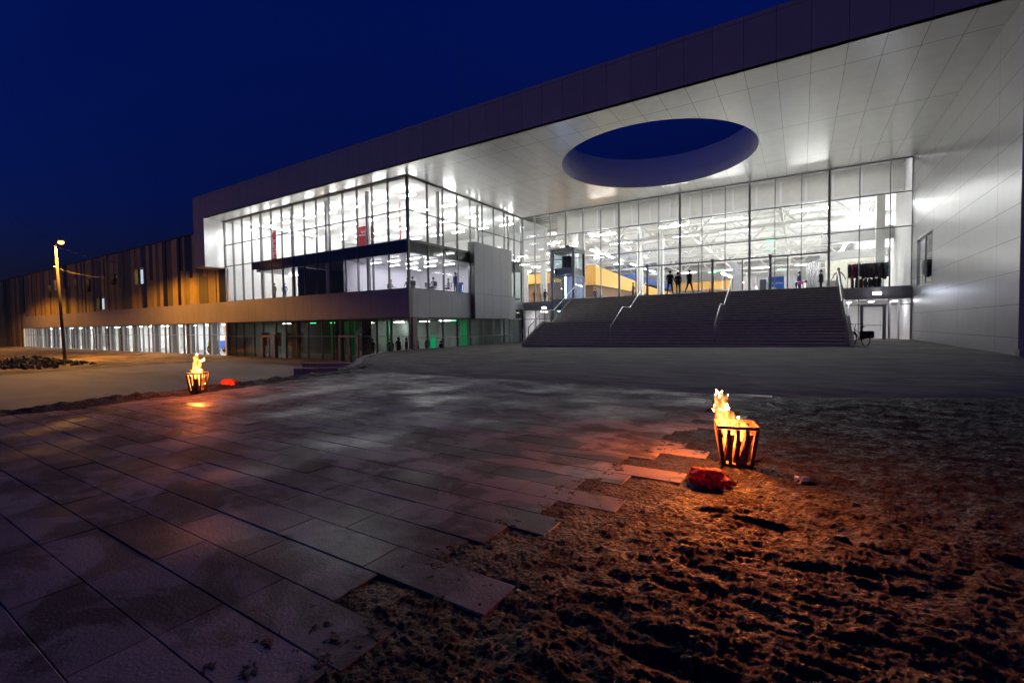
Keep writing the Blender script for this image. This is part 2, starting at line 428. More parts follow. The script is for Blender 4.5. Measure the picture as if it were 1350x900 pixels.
n2 = nt.nodes.new('ShaderNodeTexNoise'); n2.inputs['Scale'].default_value = 34; n2.inputs['Detail'].default_value = 9; n2.inputs['Roughness'].default_value = .7; nt.links.new(g.outputs['Position'], n2.inputs['Vector'])
vo = nt.nodes.new('ShaderNodeTexVoronoi'); vo.inputs['Scale'].default_value = 26; nt.links.new(g.outputs['Position'], vo.inputs['Vector'])
bp = nt.nodes.new('ShaderNodeBump'); bp.inputs['Strength'].default_value = 1.; bp.inputs['Distance'].default_value = .05
nt.links.new(math_node(nt, 'ADD', n2.outputs['Fac'], math_node(nt, 'MULTIPLY', vo.outputs['Distance'], .5)), bp.inputs['Height']); nt.links.new(bp.outputs[0], b.inputs['Normal'])
mr = nt.nodes.new('ShaderNodeMapRange'); mr.inputs[1].default_value = .4; mr.inputs[2].default_value = .65; mr.inputs[3].default_value = .5; mr.inputs[4].default_value = .85
nt.links.new(n1.outputs['Fac'], mr.inputs[0]); nt.links.new(mr.outputs[0], b.inputs['Roughness'])
M['mud'] = mm
struct('mud', bm, mm)
bm = bmesh.new(); cr_ = random.Random(31)
lib = []
for k in range(6):
    b2 = bmesh.new(); bmesh.ops.create_icosphere(b2, subdivisions=1, radius=1)
    lib.append(([v.co * (1 + .45 * noise.noise(v.co * 1.7 + Vector((k * 3, 0, 0)))) for v in b2.verts], [[v.index for v in f.verts] for f in b2.faces])); b2.free()
for k in range(9000):
    y = .9 + 11.5 * cr_.random() ** 1.7
    xe = -1.78 + max(0, y - 1.2) * .145
    x = xe + (cr_.gauss(-.15, .55) if cr_.random() < .45 else cr_.uniform(0, 5.5))
    if k % 13 == 0: x = xe - cr_.uniform(0, 6)
    if y > plaza_front(x) - .1: continue
    if noise.noise((x * 1.6, y * 1.6, 5.5)) < (.12 if x < xe else -.2): continue
    sz = (.002 + .011 * cr_.random() ** 3.4) * (.55 if x < xe else 1)
    if x < xe - .3 or (x < xe - .1 and k % 3): continue
    zz = max(mud_z(x, y), 0.002 if x < xe - .1 else -1)
    vs, fs = lib[k % 6]; c_, s_ = math.cos(k), math.sin(k); fl_ = cr_.uniform(.3, .6)
    nv = [bm.verts.new((x + sz * (q.x * c_ - q.y * s_) * 1.3, y + sz * (q.x * s_ + q.y * c_), zz + sz * (q.z * fl_ + .25))) for q in vs]
    for f in fs: bm.faces.new([nv[i] for i in f])
tag(obj('mud_crumbs', bm, mm), kind='stuff')
# dark ridge of spoil along the far left edge of the paving
bm = bmesh.new(); NY, NX = 260, 26; rows = []
for j in range(NY + 1):
    y = -3 + 16.2 * j / NY; row = []
    xc = edge_x(y) + .1; wdt = .75 + .25 * noise.noise((0, y * .9, 4))
    if y > 10: xc += (y - 10) * .35; wdt *= 1 - .6 * sstep(11.5, 13.2, y)
    for i in range(NX + 1):
        u = -1 + 2 * i / NX
        x = xc + u * wdt
        h = (1 - u * u) * (.11 + .07 * noise.fractal((x * 1.5, y * 1.5, 7), .9, 2, 4)) + .05 * noise.fractal((x * 6, y * 6, 2), .8, 2, 3) * (1 - u * u)
        row.append(bm.verts.new((x, y, h - .05 + (-.5 * sstep(.55, 1, -u)))))
    rows.append(row)
for j in range(NY):
    for i in range(NX): bm.faces.new((rows[j][i], rows[j][i + 1], rows[j + 1][i + 1], rows[j + 1][i])).smooth = True
struct('mud_bank', bm, mm)
# puddles lying on the paving
M['water'] = P('puddle_water', (.07, .06, .055), .40, bump=.3, bscale=16)
def puddle(cx, cy, rx, ry, s):
    bm = bmesh.new(); n = 40
    ring = [bm.verts.new((cx + rx * math.cos(2 * PI * k / n) * (1 + .3 * noise.noise((math.cos(2 * PI * k / n) * 1.6, math.sin(2 * PI * k / n) * 1.6, s))),
                          cy + ry * math.sin(2 * PI * k / n) * (1 + .3 * noise.noise((math.cos(2 * PI * k / n) * 1.6 + 5, math.sin(2 * PI * k / n) * 1.6, s))), .0125)) for k in range(n)]
    bm.faces.new(ring)
    struct('puddle', bm, M['water'])
puddle(-10.85, 4.75, .5, .16, 2)

# retaining walls stepping down beside the forecourt
def rwall(x0, x1, y0, y1, zl, zr, label):
    o = obj('retaining_wall', PR([(x0, -1.1), (x1, -1.1), (x1, zr), (x0, zl)], y0, y1), M['wall_brown'])
    bm = bmesh.new(); bm.from_mesh(o.data); bmesh.ops.bevel(bm, geom=bm.edges[:], offset=.015, segments=1, affect='EDGES'); bm.to_mesh(o.data); bm.free()
    tag(o, label, 'wall')
rwall(-20.75, -15.2, 13.2, 13.75, -.29, -.03, 'nearer and longer of two low brown concrete walls beside the sunken forecourt')
rwall(-25.05, -19.3, 16.5, 17.0, -.42, -.24, 'further of two low brown concrete walls, close to the glass entrance')

# ------------------------------------------------------------------ the glazed hall
hall = thing('glazed_hall', 'large pale metal hall with glass fronts, deep overhanging roof and round roof opening', 'building', (-20, 31, 0))
def ring_sheet(bm, x0, x1, y0, y1, z, c, R, n=128):
    # rectangle with a round hole
    ang = sorted([2 * PI * k / n for k in range(n)] + [math.atan2(yy - c[1], xx - c[0]) % (2 * PI) for xx in (x0, x1) for yy in (y0, y1)])
    inner, outer = [], []
    for a in ang:
        dx, dy = math.cos(a), math.sin(a)
        t = min(((x1 if dx > 0 else x0) - c[0]) / dx if abs(dx) > 1e-9 else 1e9, ((y1 if dy > 0 else y0) - c[1]) / dy if abs(dy) > 1e-9 else 1e9)
        inner.append(bm.verts.new((c[0] + R * dx, c[1] + R * dy, z))); outer.append(bm.verts.new((c[0] + t * dx, c[1] + t * dy, z)))
    for i in range(len(ang)):
        j = (i + 1) % len(ang); bm.faces.new((inner[i], outer[i], outer[j], inner[j]))
bm = bmesh.new(); ring_sheet(bm, XL - .02, XR + .02, YFA + .003, YB - .06, ZT, HC, HR)
obj('soffit', bm, M['soffit'], hall)
bm = bmesh.new(); ring_sheet(bm, -51.3, 8.4, YFA + .05, YB + .3, ZR - .06, HC, HR)
obj('roof', bm, M['fascia'], hall)
bm = bmesh.new(); n = 128
pr = None; first = None
for k in range(n + 1):
    a = 2 * PI * k / n
    cur = [bm.verts.new((HC[0] + r * math.cos(a), HC[1] + r * math.sin(a), z)) for r, z in ((HR, ZT - .01), (HR, ZR), (HR + .25, ZR))]
    if pr:
        for q in range(2): bm.faces.new((pr[q], cur[q], cur[q + 1], pr[q + 1])).smooth = True
    pr = cur
bmesh.ops.remove_doubles(bm, verts=bm.verts[:], dist=.001)
o = obj('roof_opening_rim', bm, P('rim_paint', (.80, .80, .82), .5), hall)
obj('fascia', BX(-51.3, 8.4, YFA, YFA + .25, ZT - .0, ZR), M['fascia'], hall)
bm = bmesh.new(); box(bm, -51.3, XL - .004, YFA + .004, YF + .3, 7.8, ZT + .02)
o = obj('frame_end', bm, [M['fascia'], M['soffit']], hall)
for p in o.data.polygons:
    if p.normal.x > .9: p.material_index = 1
# right hand wall with a window, ending in a dark pier at the front
ws = bmesh.new(); wy0, wy1, wz0, wz1 = 34.85, 38.85, 3.86, 6.76
box(ws, XR, XR + .35, YFA + .6, wy0, -.2, ZT - .004); box(ws, XR, XR + .35, wy1, YB + .2, -.2, ZT - .004)
box(ws, XR, XR + .35, wy0, wy1, -.2, wz0); box(ws, XR, XR + .35, wy0, wy1, wz1, ZT - .004)
obj('side_wall', ws, M['sidewall'], hall)
bm = bmesh.new(); box(bm, XR - .003, 8.4, YFA - .003, YFA + .6, -.1, ZT - .002)
o = obj('front_pier', bm, [M['fascia'], M['sidewall']], hall)
for p in o.data.polygons:
    if p.normal.x < -.9: p.material_index = 1
obj('outer_wall', BX(8.05, 8.4, YFA + .6, YB + .2, -.1, ZR - .1), M['fascia'], hall)
obj('plinth', BX(XR - .06, 8.6, YFA - .35, YFA - .006, .0, .62), M['concrete'], hall)
win = obj('window', BX(XR + .04, XR + .14, wy0 + 2.0, wy0 + 2.06, wz0, wz1), M['frame_grey'], hall)
obj('pane', BX(XR + .08, XR + .1, wy0, wy0 + 2.0, wz0, wz1), M['glass'], win); obj('pane', BX(XR + .08, XR + .1, wy0 + 2.06, wy1, wz0, wz1), M['glass'], win)
fr = bmesh.new()
box(fr, XR - .01, XR + .34, wy0 - .05, wy0 - .002, wz0 - .05, wz1 + .05); obj('jamb', fr, M['frame_grey'], win)
fr = BX(XR - .01, XR + .34, wy1 + .002, wy1 + .05, wz0 - .05, wz1 + .05); obj('jamb', fr, M['frame_grey'], win)
# room behind that window
rm = bmesh.new(); box(rm, XR + .36, 8.0, wy0 - 1.5, wy1 + 1, wz0 - .1, wz0 - .02); box(rm, XR + .36, 8.0, wy0 - 1.5, wy1 + 1, 7.4, 7.5); box(rm, 7.95, 8.04, wy0 - 1.5, wy1 + 1, wz0, 7.4)
obj('interior_wall', rm, M['white'], hall)

def curtain(parent, name, ax, fix, pos, z0, z1, transoms, sgn, glass='glass', fm='frame', mw=.05, md=.14, wide=(), edge=True):
    """glazed wall: mullions at pos along ax, one pane per bay, frame mesh holds sill, head and transoms"""
    def B(a0, a1, d0, d1, za, zb):
        d0, d1 = sorted((fix + sgn * d0, fix + sgn * d1))
        return (a0, a1, d0, d1, za, zb) if ax == 'X' else (d0, d1, a0, a1, za, zb)
    fb = bmesh.new()
    for zz in transoms: box(fb, *B(pos[0], pos[-1], -.025, .09, zz - .03, zz + .03))
    if edge:
        box(fb, *B(pos[0], pos[-1], -.03, .12, z0, z0 + .05)); box(fb, *B(pos[0], pos[-1], -.03, .12, z1 - .07, z1))
    for p in (pos[0], pos[-1]): box(fb, *B(p - .02, p + .02, -.02, .08, z0 + .01, z1 - .01))
    root = obj(name, fb, M[fm], parent)
    for i, p in enumerate(pos):
        w = mw * (3.2 if i in wide else 1)
        obj('mullion' if i not in wide else 'post', BX(*B(p - w / 2, p + w / 2, -.04, md, z0 + .002, z1 - .002)), M[fm] if i not in wide else M['post'], root)
    for a, c in zip(pos, pos[1:]):
        obj('glass_pane', BX(*B(a + .001, c - .001, .0, .02, z0 + .03, z1 - .03)), M[glass], root)
    return root
FU = [-49.14, -47.6, -45.95, -44.3, -42.65, -41.0, -39.35, -37.7, -36.05, -34.4, -32.7, -31.0, -29.3, -27.6, -25.9, -23.98]
SU = [24.33, 26.35, 28.12, 29.9, 31.67, 33.44, 35.2, 36.97, 38.74, 40.08]
BU = [-23.8, -22.4, -20.7, -19.0, -17.27, -15.53, -13.8, -12.05, -10.32, -8.58, -6.86, -5.14, -3.41, -1.71, -.02, 1.66, 3.4, 5.06, 6.2]
cw = curtain(hall, 'front_glazing', 'X', YF, FU, 4.43, ZT - .005, (10.06, 7.94), 1)
curtain(hall, 'side_glazing', 'Y', XS, SU, 7.94, ZT - .005, (10.06,), -1)
curtain(hall, 'side_glazing', 'Y', XS, [24.33, 26.35, 28.12, 29.9, 31.45], 4.43, 7.9, (7.03,), -1)
curtain(hall, 'side_glazing', 'Y', XS, [37.42, 38.74, 40.08], 4.0, 7.9, (7.0,), -1, glass='glass_dark')
obj('corner_post', BX(XS - .14, XS + .03, YF - .03, YF + .14, 4.43, ZT - .006), M['frame'], hall)
curtain(hall, 'back_glazing', 'X', YB, BU, 3.96, ZT - .005, (10.25, 7.95), 1, fm='frame_grey', wide=(3, 6, 9, 12, 15), edge=True)
tb = bmesh.new(); box(tb, -12.2, 1.6, YB - .04, YB + .1, 6.58, 6.68); obj('door_transom', tb, M['frame_grey'], hall)
for x in (-12.29, -10.07, -7.13, -3.9, -.87): obj('door_post', BX(x - .04, x + .04, YB - .03, YB + .12, 3.96, 6.58), M['frame_grey'], hall)
for x in (-11.14, -5.98, -.87 - 1.1):
    bm = TB([(x, YB - .55, 3.95), (x, YB - .55, 6.6)], .1, 14); tube(bm, [(x, YB - .55, 6.55), (x, YB - .55, 6.72)], .16, 14)
    obj('door_column', bm, M['frame_grey'], hall)
# wall band and blind box beside the corner
obj('wall_band', BX(-49.3, XS + .1, YF - .1, YF + .25, 2.36, 4.42), M['band'], hall)
obj('wall_band', BX(XS - .25, XS + .103, YF + .252, 38.05, 2.36, 4.42), M['box'], hall)  # side of the same band, a lighter copy for the light there
obj('blind_box', BX(XS - .2, XS + .5, 31.5, 37.4, 4.423, 8.78), M['box'], hall)
obj('blind_box', BX(XS - .2, XS + .5, 31.5, 38.0, 2.34, 4.419), M['box'], hall)
# black spandrel glass at the first floor slab
for a, c in zip(FU, FU[1:]):
    if a < -38: continue
    obj('spandrel_pane', BX(a + .03, c - .03, YF - .012, YF - .003, 7.02, 7.91), M['spandrel'], hall)
for a, c in zip(FU, FU[1:]):
    if a < -44.5 or a > -38: continue
    obj('spandrel_pane', BX(a + .03, c - .03, YF - .012, YF - .003, 7.25, 7.91), P('brown_reflection_glass', (.10, .06, .035), .15, .4), hall)  # orange brown reflection put into the colour of these panes
for a, c in zip([24.33, 26.35, 28.12, 29.9], [26.35, 28.12, 29.9, 31.45]):
    obj('spandrel_pane', BX(XS - .03, XS - .022, a + .03, c - .03, 7.05, 7.88), P('green_black_glass', (.02, .028, .027), .08), hall)
# ground floor glazing
GF = [-49.25, -47.9, -46.4, -44.5, -42.95, -40.85, -39.3, -37.7, -36.05, -34.15, -32.7, -31.75, -30.65, -29.1, -27.5, -25.95, -24.0]
curtain(hall, 'entrance_glazing', 'X', YF + .12, GF, -1.06, 2.355, (.97,), 1, glass='glass_dark')
for x, w in ((-38.4, .75), (-32.35, .55), (-29.1, .6), (-24.0, .3), (-49.28, .35)):
    obj('column', BX(x - w / 2, x + w / 2, YF + .3, YF + .75, -1.06, 2.36), M['darkroom'] if w > .4 else M['band'], hall)
GS = [24.4, 26.3, 28.1, 29.9, 31.65, 33.4, 35.2, 36.95, 38.05, 38.8, 40.08]
curtain(hall, 'passage_glazing', 'Y', XS - .12, GS, -1.06, 2.33, (.8,), -1, glass='glass_dark', fm='frame_grey')
curtain(hall, 'passage_glazing', 'Y', XS - .12, [38.02, 38.8, 40.08], 2.34, 3.28, (), -1, glass='glass_dark', fm='frame_grey')
for x0, x1 in ((-42.9, -40.9), (-31.7, -29.5)):
    bm = bmesh.new(); y0, y1 = YF - .05, YF + .06
    for x in (x0, (x0 + x1) / 2, x1): box(bm, x - .09, x + .09, y0, y1, -1.06, 1.0)
    box(bm, x0 - .09, x1 + .09, y0 - .004, y1 + .004, .9, 1.06)
    d = obj('entrance_door', bm, M['frame_warm'], hall)
    for k in (-1, 1): obj('door_handle', TB([((x0 + x1) / 2 + k * .2, y0 - .05, -.3), ((x0 + x1) / 2 + k * .2, y0 - .05, .3)], .02, 6), M['rail'], d)
# first floor slab edge at the back glazing, vestibules below
obj('floor_slab', BX(-60, 6.24, YB - .12, 100, 3.28, 3.945), [M['slabedge']], hall)
obj('floor_finish', BX(-60, 6.24, YB + .14, 99.9, 3.947, 3.953), M['floor'], hall)
obj('floor_slab', BX(XS - .1, XS + .2, 38.05, YB - .13, 3.3, 3.98), M['slabedge'], hall)
curtain(hall, 'porch_glazing', 'X', YB + .02, [2.3, 3.4, 5.06, 6.2], .3, 3.26, (2.78,), 1, fm='frame_grey')
curtain(hall, 'porch_glazing', 'X', YB + .02, [-23.8, -22.4, -20.7, -19.0, -17.27], 0., 3.26, (2.3,), 1, fm='frame_grey')
bm = bmesh.new()
for x in (3.58, 4.82): box(bm, x - .09, x + .09, YB - .06, YB + .16, .3, 2.8)
box(bm, 3.67, 4.73, YB - .057, YB + .157, 2.66, 2.8); box(bm, 3.67, 4.73, YB - .03, YB + .1, 1.35, 1.4); box(bm, 3.67, 4.73, YB - .03, YB + .1, .3, .42)
d = obj('glass_door', bm, M['frame_grey'], hall); obj('door_handle', TB([(4.6, YB - .1, 1.1), (4.6, YB - .1, 1.7)], .02, 6), M['rail'], d)
def room(name, x0, x1, y0, y1, z0, z1, m, open_=(), floor=None, ceil=None, t=.08):
    bm = bmesh.new()
    if 'x0' not in open_: box(bm, x0 - t, x0, y0, y1, z0, z1)
    if 'x1' not in open_: box(bm, x1, x1 + t, y0, y1, z0, z1)
    if 'y0' not in open_: box(bm, x0 - t, x1 + t, y0 - t, y0 - .001, z0, z1)
    if 'y1' not in open_: box(bm, x0 - t, x1 + t, y1 + .001, y1 + t, z0, z1)
    if len(bm.verts): obj('interior_wall', bm, m, hall)
    else: bm.free()
    if floor: obj('interior_floor', BX(x0 - t, x1 + t, y0 - t, y1 + t, z0 - t - .002, z0 - .002), floor, hall)
    if ceil: obj('interior_ceiling', BX(x0 - t, x1 + t, y0 - t, y1 + t, z1 + .002, z1 + t), ceil, hall)
# porches
room('porch', 2.2, 6.2, YB + .2, 45, .3, 3.2, M['white'], ('y0',), M['floor'], M['white'])
room('porch', -23.7, -17.3, YB + .2, 45, -.1, 3.2, M['white'], ('y0',), M['floor'], M['white'])
for x in (3.0, 5.4, 5.9): obj('column', BX(x - .05, x + .05, 42.5, 42.6, .3, 3.2), M['frame_grey'], hall)
# upper hall of the front block
obj('interior_floor', BX(-43.9, XS - .2, YF + .2, YB - .1, 7.05, 7.92), M['floor'], hall)
obj('interior_ceiling', BX(-49.15, XS - .03, YF + .15, 46, 12.36, 12.46), M['whiteceil'], hall)
obj('interior_wall', BX(-49.6, -49.22, YF + .3, 60, 4.3, 12.45), M['white'], hall)
obj('downstand_beam', BX(-49.2, XS - .2, 45.6, 46, 9.7, 12.35), M['white'], hall)
obj('interior_wall', BX(-49.2, -26.5, 45.7, 45.95, 3.96, 8.0), M['white'], hall)
for x in (-44.1, -39.1, -34.2, -29.1): obj('column', TB([(x, YF + .9, 4.45), (x, YF + .9, 12.4)], .17, 14), M['steel'], hall)
for y in (28.3, 33.6, 38.6): obj('column', TB([(XS - .7, y, 7.95), (XS - .7, y, 12.4)], .15, 14), M['steel'], hall)
# first floor rooms
obj('interior_floor', BX(-49.2, XS - .2, YF + .2, YB - .15, 4.2, 4.42), M['floor'], hall)
obj('interior_wall', BX(-49.2, -37.35, 31.5, 31.6, 4.43, 12.3), M['white'], hall) if False else None
obj('interior_wall', BX(-43.85, -37.35, 31.0, 31.1, 4.43, 7.04), M['white'], hall)
obj('interior_wall', BX(-49.2, -43.9, 34.0, 34.1, 4.43, 12.35), M['white'], hall)
obj('ochre_panel', BX(-48.0, -44.0, 33.9, 33.99, 7.2, 8.9), M['ochre'], hall)
obj('interior_wall', BX(-37.5, -37.35, YF + .25, 31.1, 4.43, 7.04), M['darkroom'], hall)
obj('interior_wall', BX(-37.34, -31.1, 30.0, 30.1, 4.43, 7.04), M['darkroom'], hall)
obj('interior_wall', BX(-31.1, -30.95, YF + .25, 33, 4.43, 7.04), M['lilac'], hall)
obj('interior_wall', BX(-30.94, XS - .2, 33.0, 33.1, 4.43, 7.04), M['lilac'], hall)
# foyer below
room('foyer', -49.0, XS - .3, YF + .9, 36.5, -1.05, 2.34, M['greygreen'], ('y0', 'x1'), M['greyfloor'], M['darkroom'])
obj('interior_wall', BX(-49.0, -41.4, 31.0, 31.1, -1.05, 2.33), M['darkroom'], hall)
obj('interior_wall', BX(XS - 6, XS - .3, 39.9, 40.0, -1.05, 2.3), M['greygreen'], hall)
for x, y, w in ((-40.6, 30.2, .55), (-38.7, 30.8, 1.5), (-35.6, 33, .35)): obj('green_wall_panel', BX(x - w / 2, x + w / 2, y, y + .1, -1.05, 2.33), M['greenwall'], hall)
obj('green_wall_panel', BX(-26.9, -26.1, 33.9, 34.0, -1.05, 2.3), M['greenwall'], hall)
# back hall shell
obj('interior_wall', BX(6.26, 6.6, YB + .21, 100, 3.9, 13.2), M['white'], hall)
obj('interior_wall', BX(-60, 6.6, 99.9, 100.2, 3.9, 13.2), M['white'], hall)
obj('interior_wall', BX(-60.2, -60, 46, 100, 3.9, 13.2), M['white'], hall)
obj('bulkhead', BX(-21.5, 6.2, 43.5, 43.75, 11.05, 13.1), M['beige'], hall)
for x in [-20.6 + 1.74 * k for k in range(16)]: obj('bulkhead_stud', BX(x - .07, x + .07, 43.38, 43.498, 11.1, 12.9), M['steel'], hall)
obj('bulkhead_rail', BX(-21.5, 6.2, 43.3, 43.497, 11.0, 11.16), M['steel'], hall)
bm = bmesh.new(); prof = []
y = YB + .3; k = 0
while y < 100:
    prof += [(y, 13.1), (y + .35, 13.1), (y + .45, 13.25), (y + .8, 13.25)]; y += .9
for (ya, za), (yb, zb) in zip(prof, prof[1:]):
    v = [bm.verts.new(p) for p in ((-60, ya, za), (6.6, ya, za), (6.6, yb, zb), (-60, yb, zb))]; bm.faces.new(v)
obj('roof_deck', bm, M['deck'], hall)
obj('roof_cover', BX(-60, 8.4, YB + .31, 100.2, 13.5, 13.7), M['fascia'], hall)
# roof trusses
for y in (48.5, 56, 64, 73, 83):
    bm = bmesh.new(); zt, zb = 12.7, 10.55
    bar(bm, (-58, y, zt), (6.2, y, zt), .28, .3); bar(bm, (-58, y, zb), (6.2, y, zb), .26, .28)
    x = -57.
    while x < 5:
        bar(bm, (x, y, zt), (x + 2.1, y, zb), .15, .15); bar(bm, (x + 2.1, y, zb), (x + 4.2, y, zt), .15, .15); x += 4.2
    obj('roof_truss', bm, M['steel'], hall)
for x in (-18.5, -10, -1.5):
    bm = bmesh.new()
    bar(bm, (x, 44, 11.0), (x, 92, 11.0), .2, .22); y = 44.
    while y < 88:
        bar(bm, (x, y, 12.7), (x, y + 3, 11.0), .13, .13); bar(bm, (x, y + 3, 11.0), (x, y + 6, 12.7), .13, .13); y += 6
    obj('roof_truss', bm, M['steel'], hall)
for x, y in ((-19.9, 46), (-15.4, 52), (-12.0, 47.5), (-24.5, 46), (-22.4, 50), (5.3, 47), (5.6, 60)):
    obj('column', BX(x - .28, x + .28, y - .28, y + .28, 3.96, 12.6), M['steel'], hall)
obj('slant_column', BAR((-23.6, 44.5, 3.96), (-23.95, 44.5, 6.1), .4, .35), M['whitepaint'], hall)
# ochre tribune fronts round the rink, dark mouths below
for x0, x1, y0, y1, z0, z1 in ((-45, -27.5, 60, 60.4, 7.9, 9.3), (-27, -5, 92, 92.4, 8.0, 9.5)):
    obj('tribune_front', BX(x0, x1, y0, y1, z0, z1), M['ochre'], hall)
obj('tribune_front', PR([(50.2, 6.3), (90, 6.3), (90, 7.2), (70, 7.6), (50.2, 8.5)], -20.4, -20, 'X'), M['ochre'], hall)
obj('tribune_end', BX(-24.5, -20.42, 50.2, 50.5, 6.3, 8.5), M['ochre'], hall)
obj('tribune_underside', BX(-45, -27.5, 60.42, 66, 3.96, 7.88), M['brown'], hall)
obj('tribune_underside', BX(-24, -20.45, 50.6, 92, 3.96, 6.28), M['brown'], hall)
obj('tribune_seats', BX(-27, -20.45, 66, 90, 8.0, 9.0), P('blue_seats', (.04, .08, .30), .6), hall)
obj('interior_beam', BX(1.4, 6.2, 47.5, 48.1, 8.3, 9.3), M['white'], hall); obj('interior_beam', BX(1.4, 6.2, 50, 50.6, 7.2, 7.9), M['white'], hall)
obj('interior_wall', BX(2, 6.2, 56, 56.2, 3.96, 8), M['beige'], hall)
obj('interior_wall', BX(-3.4, 1.8, 60, 60.2, 3.96, 6.2), M['white'], hall)
bm = bmesh.new()
for k in range(9): box(bm, -10 + k * 1.6, -9.93 + k * 1.6, 75, 75.1, 3.96, 9)
box(bm, -10, 3, 75, 75.1, 8.9, 9.0); box(bm, -10, 3, 75, 75.1, 6.6, 6.66)
obj('rink_screen', bm, M['steel'], hall)

# ------------------------------------------------------------------ left wing: gold and dark upright boards over a white lit ribbon window
wing = thing('gold_clad_wing', 'long low wing clad in upright gold and dark boards above a lit ribbon window', 'building', (-85, 25, -1))
gm = [P('gold_board', (.55, .37, .08), .42, .25, noise_amt=.15, nscale=1), P('dull_gold_board', (.36, .27, .08), .45, .2, noise_amt=.15, nscale=1), P('olive_board', (.17, .14, .055), .45, .2), P('black_board', (.018, .017, .015), .35, .1)]
wins = [(-71.6, -70.9, 7.5, 9.5), (-70.4, -69.8, 7.5, 9.5), (-85.0, -84.3, 4.7, 6.4), (-83.6, -82.9, 4.7, 6.4), (-107, -105.6, 7.3, 9.4), (-94.4, -93.7, 8.2, 9.6), (-88.9, -88.2, 7.4, 9.3), (-79.5, -78.9, 7.9, 9.4)]
bm = bmesh.new(); rr = random.Random(11); x = -190.
while x < -49.7:
    w = rr.choice((.45, .6, .75, .9, .9)); x1 = min(x + w, -49.7); m = rr.choices((0, 1, 2, 3), (5, 4, 3, 1.2))[0]
    z0 = 4.42 if x > -121.6 else -1.06; zz = 12.0 + rr.choice((0, 0, 0, .004))
    dep = rr.choice((0, .03, .06))
    cuts = [(z0, zz)]
    for a, c, q0, q1 in wins:
        if x1 > a and x < c: cuts = [(z0, q0), (q1, zz)]
    split = rr.random()
    for za, zb in cuts:
        if split < .35 and zb - za > 4:
            zm = za + (zb - za) * rr.uniform(.35, .65); m2 = 3 if rr.random() < .55 else rr.choice((0, 1, 2))
            box(bm, x, x1 - .012, YF + .32 - dep, YF + .6, za, zm, m); box(bm, x, x1 - .012, YF + .32 - dep, YF + .6, zm, zb, m2)
        else: box(bm, x, x1 - .012, YF + .32 - dep, YF + .6, za, zb, m)
    x = x1
obj('board_cladding', bm, gm, wing)
obj('parapet', BX(-190, -51.32, YF + .2, YF + .7, 12.005, 12.12), M['black'], wing)
obj('backing_wall', BX(-190, -49.7, YF + .95, YF + 1.1, 4.4, 12), M['darkroom'], wing)
obj('roof', BX(-190, -49.7, YF + .62, YF + 30, 11.8, 11.95), M['black'], wing)
wl = emit_mat('lit_window_glow', (.62, .70, .85), .9)
for i, (a, c, q0, q1) in enumerate(wins):
    bm = bmesh.new(); 
    box(bm, a - .05, c + .05, YF + .3, YF + .5, q0 - .05, q0); box(bm, a - .05, c + .05, YF + .3, YF + .5, q1, q1 + .05)
    w = obj('window', bm, M['frame'], wing)
    obj('pane', BX(a, c, YF + .55, YF + .57, q0, q1), M['glass'], w)
    if i in (0, 1, 2, 3): obj('lit_blind', BX(a, c, YF + .75, YF + .78, q0, q1 - .1), wl, w)
    else: obj('lit_blind', BX(a, c, YF + .75, YF + .78, q1 - .55, q1 - .15), wl, w)
obj('wall_band', BX(-121, -49.31, YF - .1, YF + .25, 2.36, 4.42), M['band'], wing)
RB = []; x = -120.7
while x < -49.6: RB.append(x); x += 1.545
RB.append(-49.6)
curtain(wing, 'ribbon_window', 'X', YF + .1, RB, -1.05, 2.355, (1.1,), 1, fm='frame_grey')
for x in (-115.5, -110.5, -105.5, -100.2, -95.7, -91, -86.4, -81.7, -77.2, -73, -67.3, -62.7, -58.3, -53.3):
    obj('column', BX(x - .35, x + .35, YF + .3, YF + .85, -1.05, 2.34), P('ribbon_column', (.07, .08, .09), .6), wing)
bm = bmesh.new(); box(bm, -121, -49.6, YF + 5.5, YF + 5.6, -1.05, 2.33); box(bm, -121.1, -121.0, YF - .09, YF + 5.6, -1.05, 2.33); box(bm, -49.58, -49.3, YF - .05, YF + 5.6, -1.05, 2.33)
obj('interior_wall', bm, M['white'], wing)
obj('interior_floor', BX(-121, -49.6, YF + .2, YF + 5.5, -1.15, -1.0), M['floor'], wing); obj('interior_ceiling', BX(-121, -49.6, YF + .26, YF + 5.5, 2.345, 2.42), M['white'], wing)
for x0, x1, mm_ in ((-118, -110, 'greygreen'), (-103, -99, 'frame_grey'), (-97.5, -92.5, 'greygreen'), (-74.6, -72.2, 'beige'), (-69, -66, 'whitepaint')):
    obj('interior_panel', BX(x0, x1, YF + 5.3, YF + 5.48, -1, 2.0), M[mm_], wing)

# ------------------------------------------------------------------ luminaires
def luminaire(name, L_, W_, mat, label, cat='ceiling light', group=None, up=None):
    t = thing(name, label, cat, (0, 0, 0), 0, group)
    bm = bmesh.new(); box(bm, -L_ / 2, L_ / 2, -W_ / 2, W_ / 2, .0, .07); obj('housing', bm, M[up or 'whitepaint'], t)
    obj('diffuser', BX(-L_ / 2 + .02, L_ / 2 - .02, -W_ / 2 + .02, W_ / 2 - .02, -.035, -.002), M[mat], t)
    return t
M['housing_fill'] = emit_mat('housing_fill_glow', (1., .99, .97), 30.); M['hall_housing_fill'] = emit_mat('hall_housing_fill_glow', (1., .995, .98), 29.)  # glow added to the lamp housings to brighten the ceilings
proto = luminaire('tube_light', 1.5, .26, 'lamp', '', up='housing_fill')
used = [False]
def put(src, flag, loc, rz, label, group):
    if not flag[0]:
        flag[0] = True; src.location = loc; src.rotation_euler = (0, 0, rz); src['label'] = label; src['group'] = group; return src
    return dup(src, loc, rz, label, group)
rowname = ['row nearest the front glass', 'second row from the front glass', 'third row from the front glass', 'rearmost row']
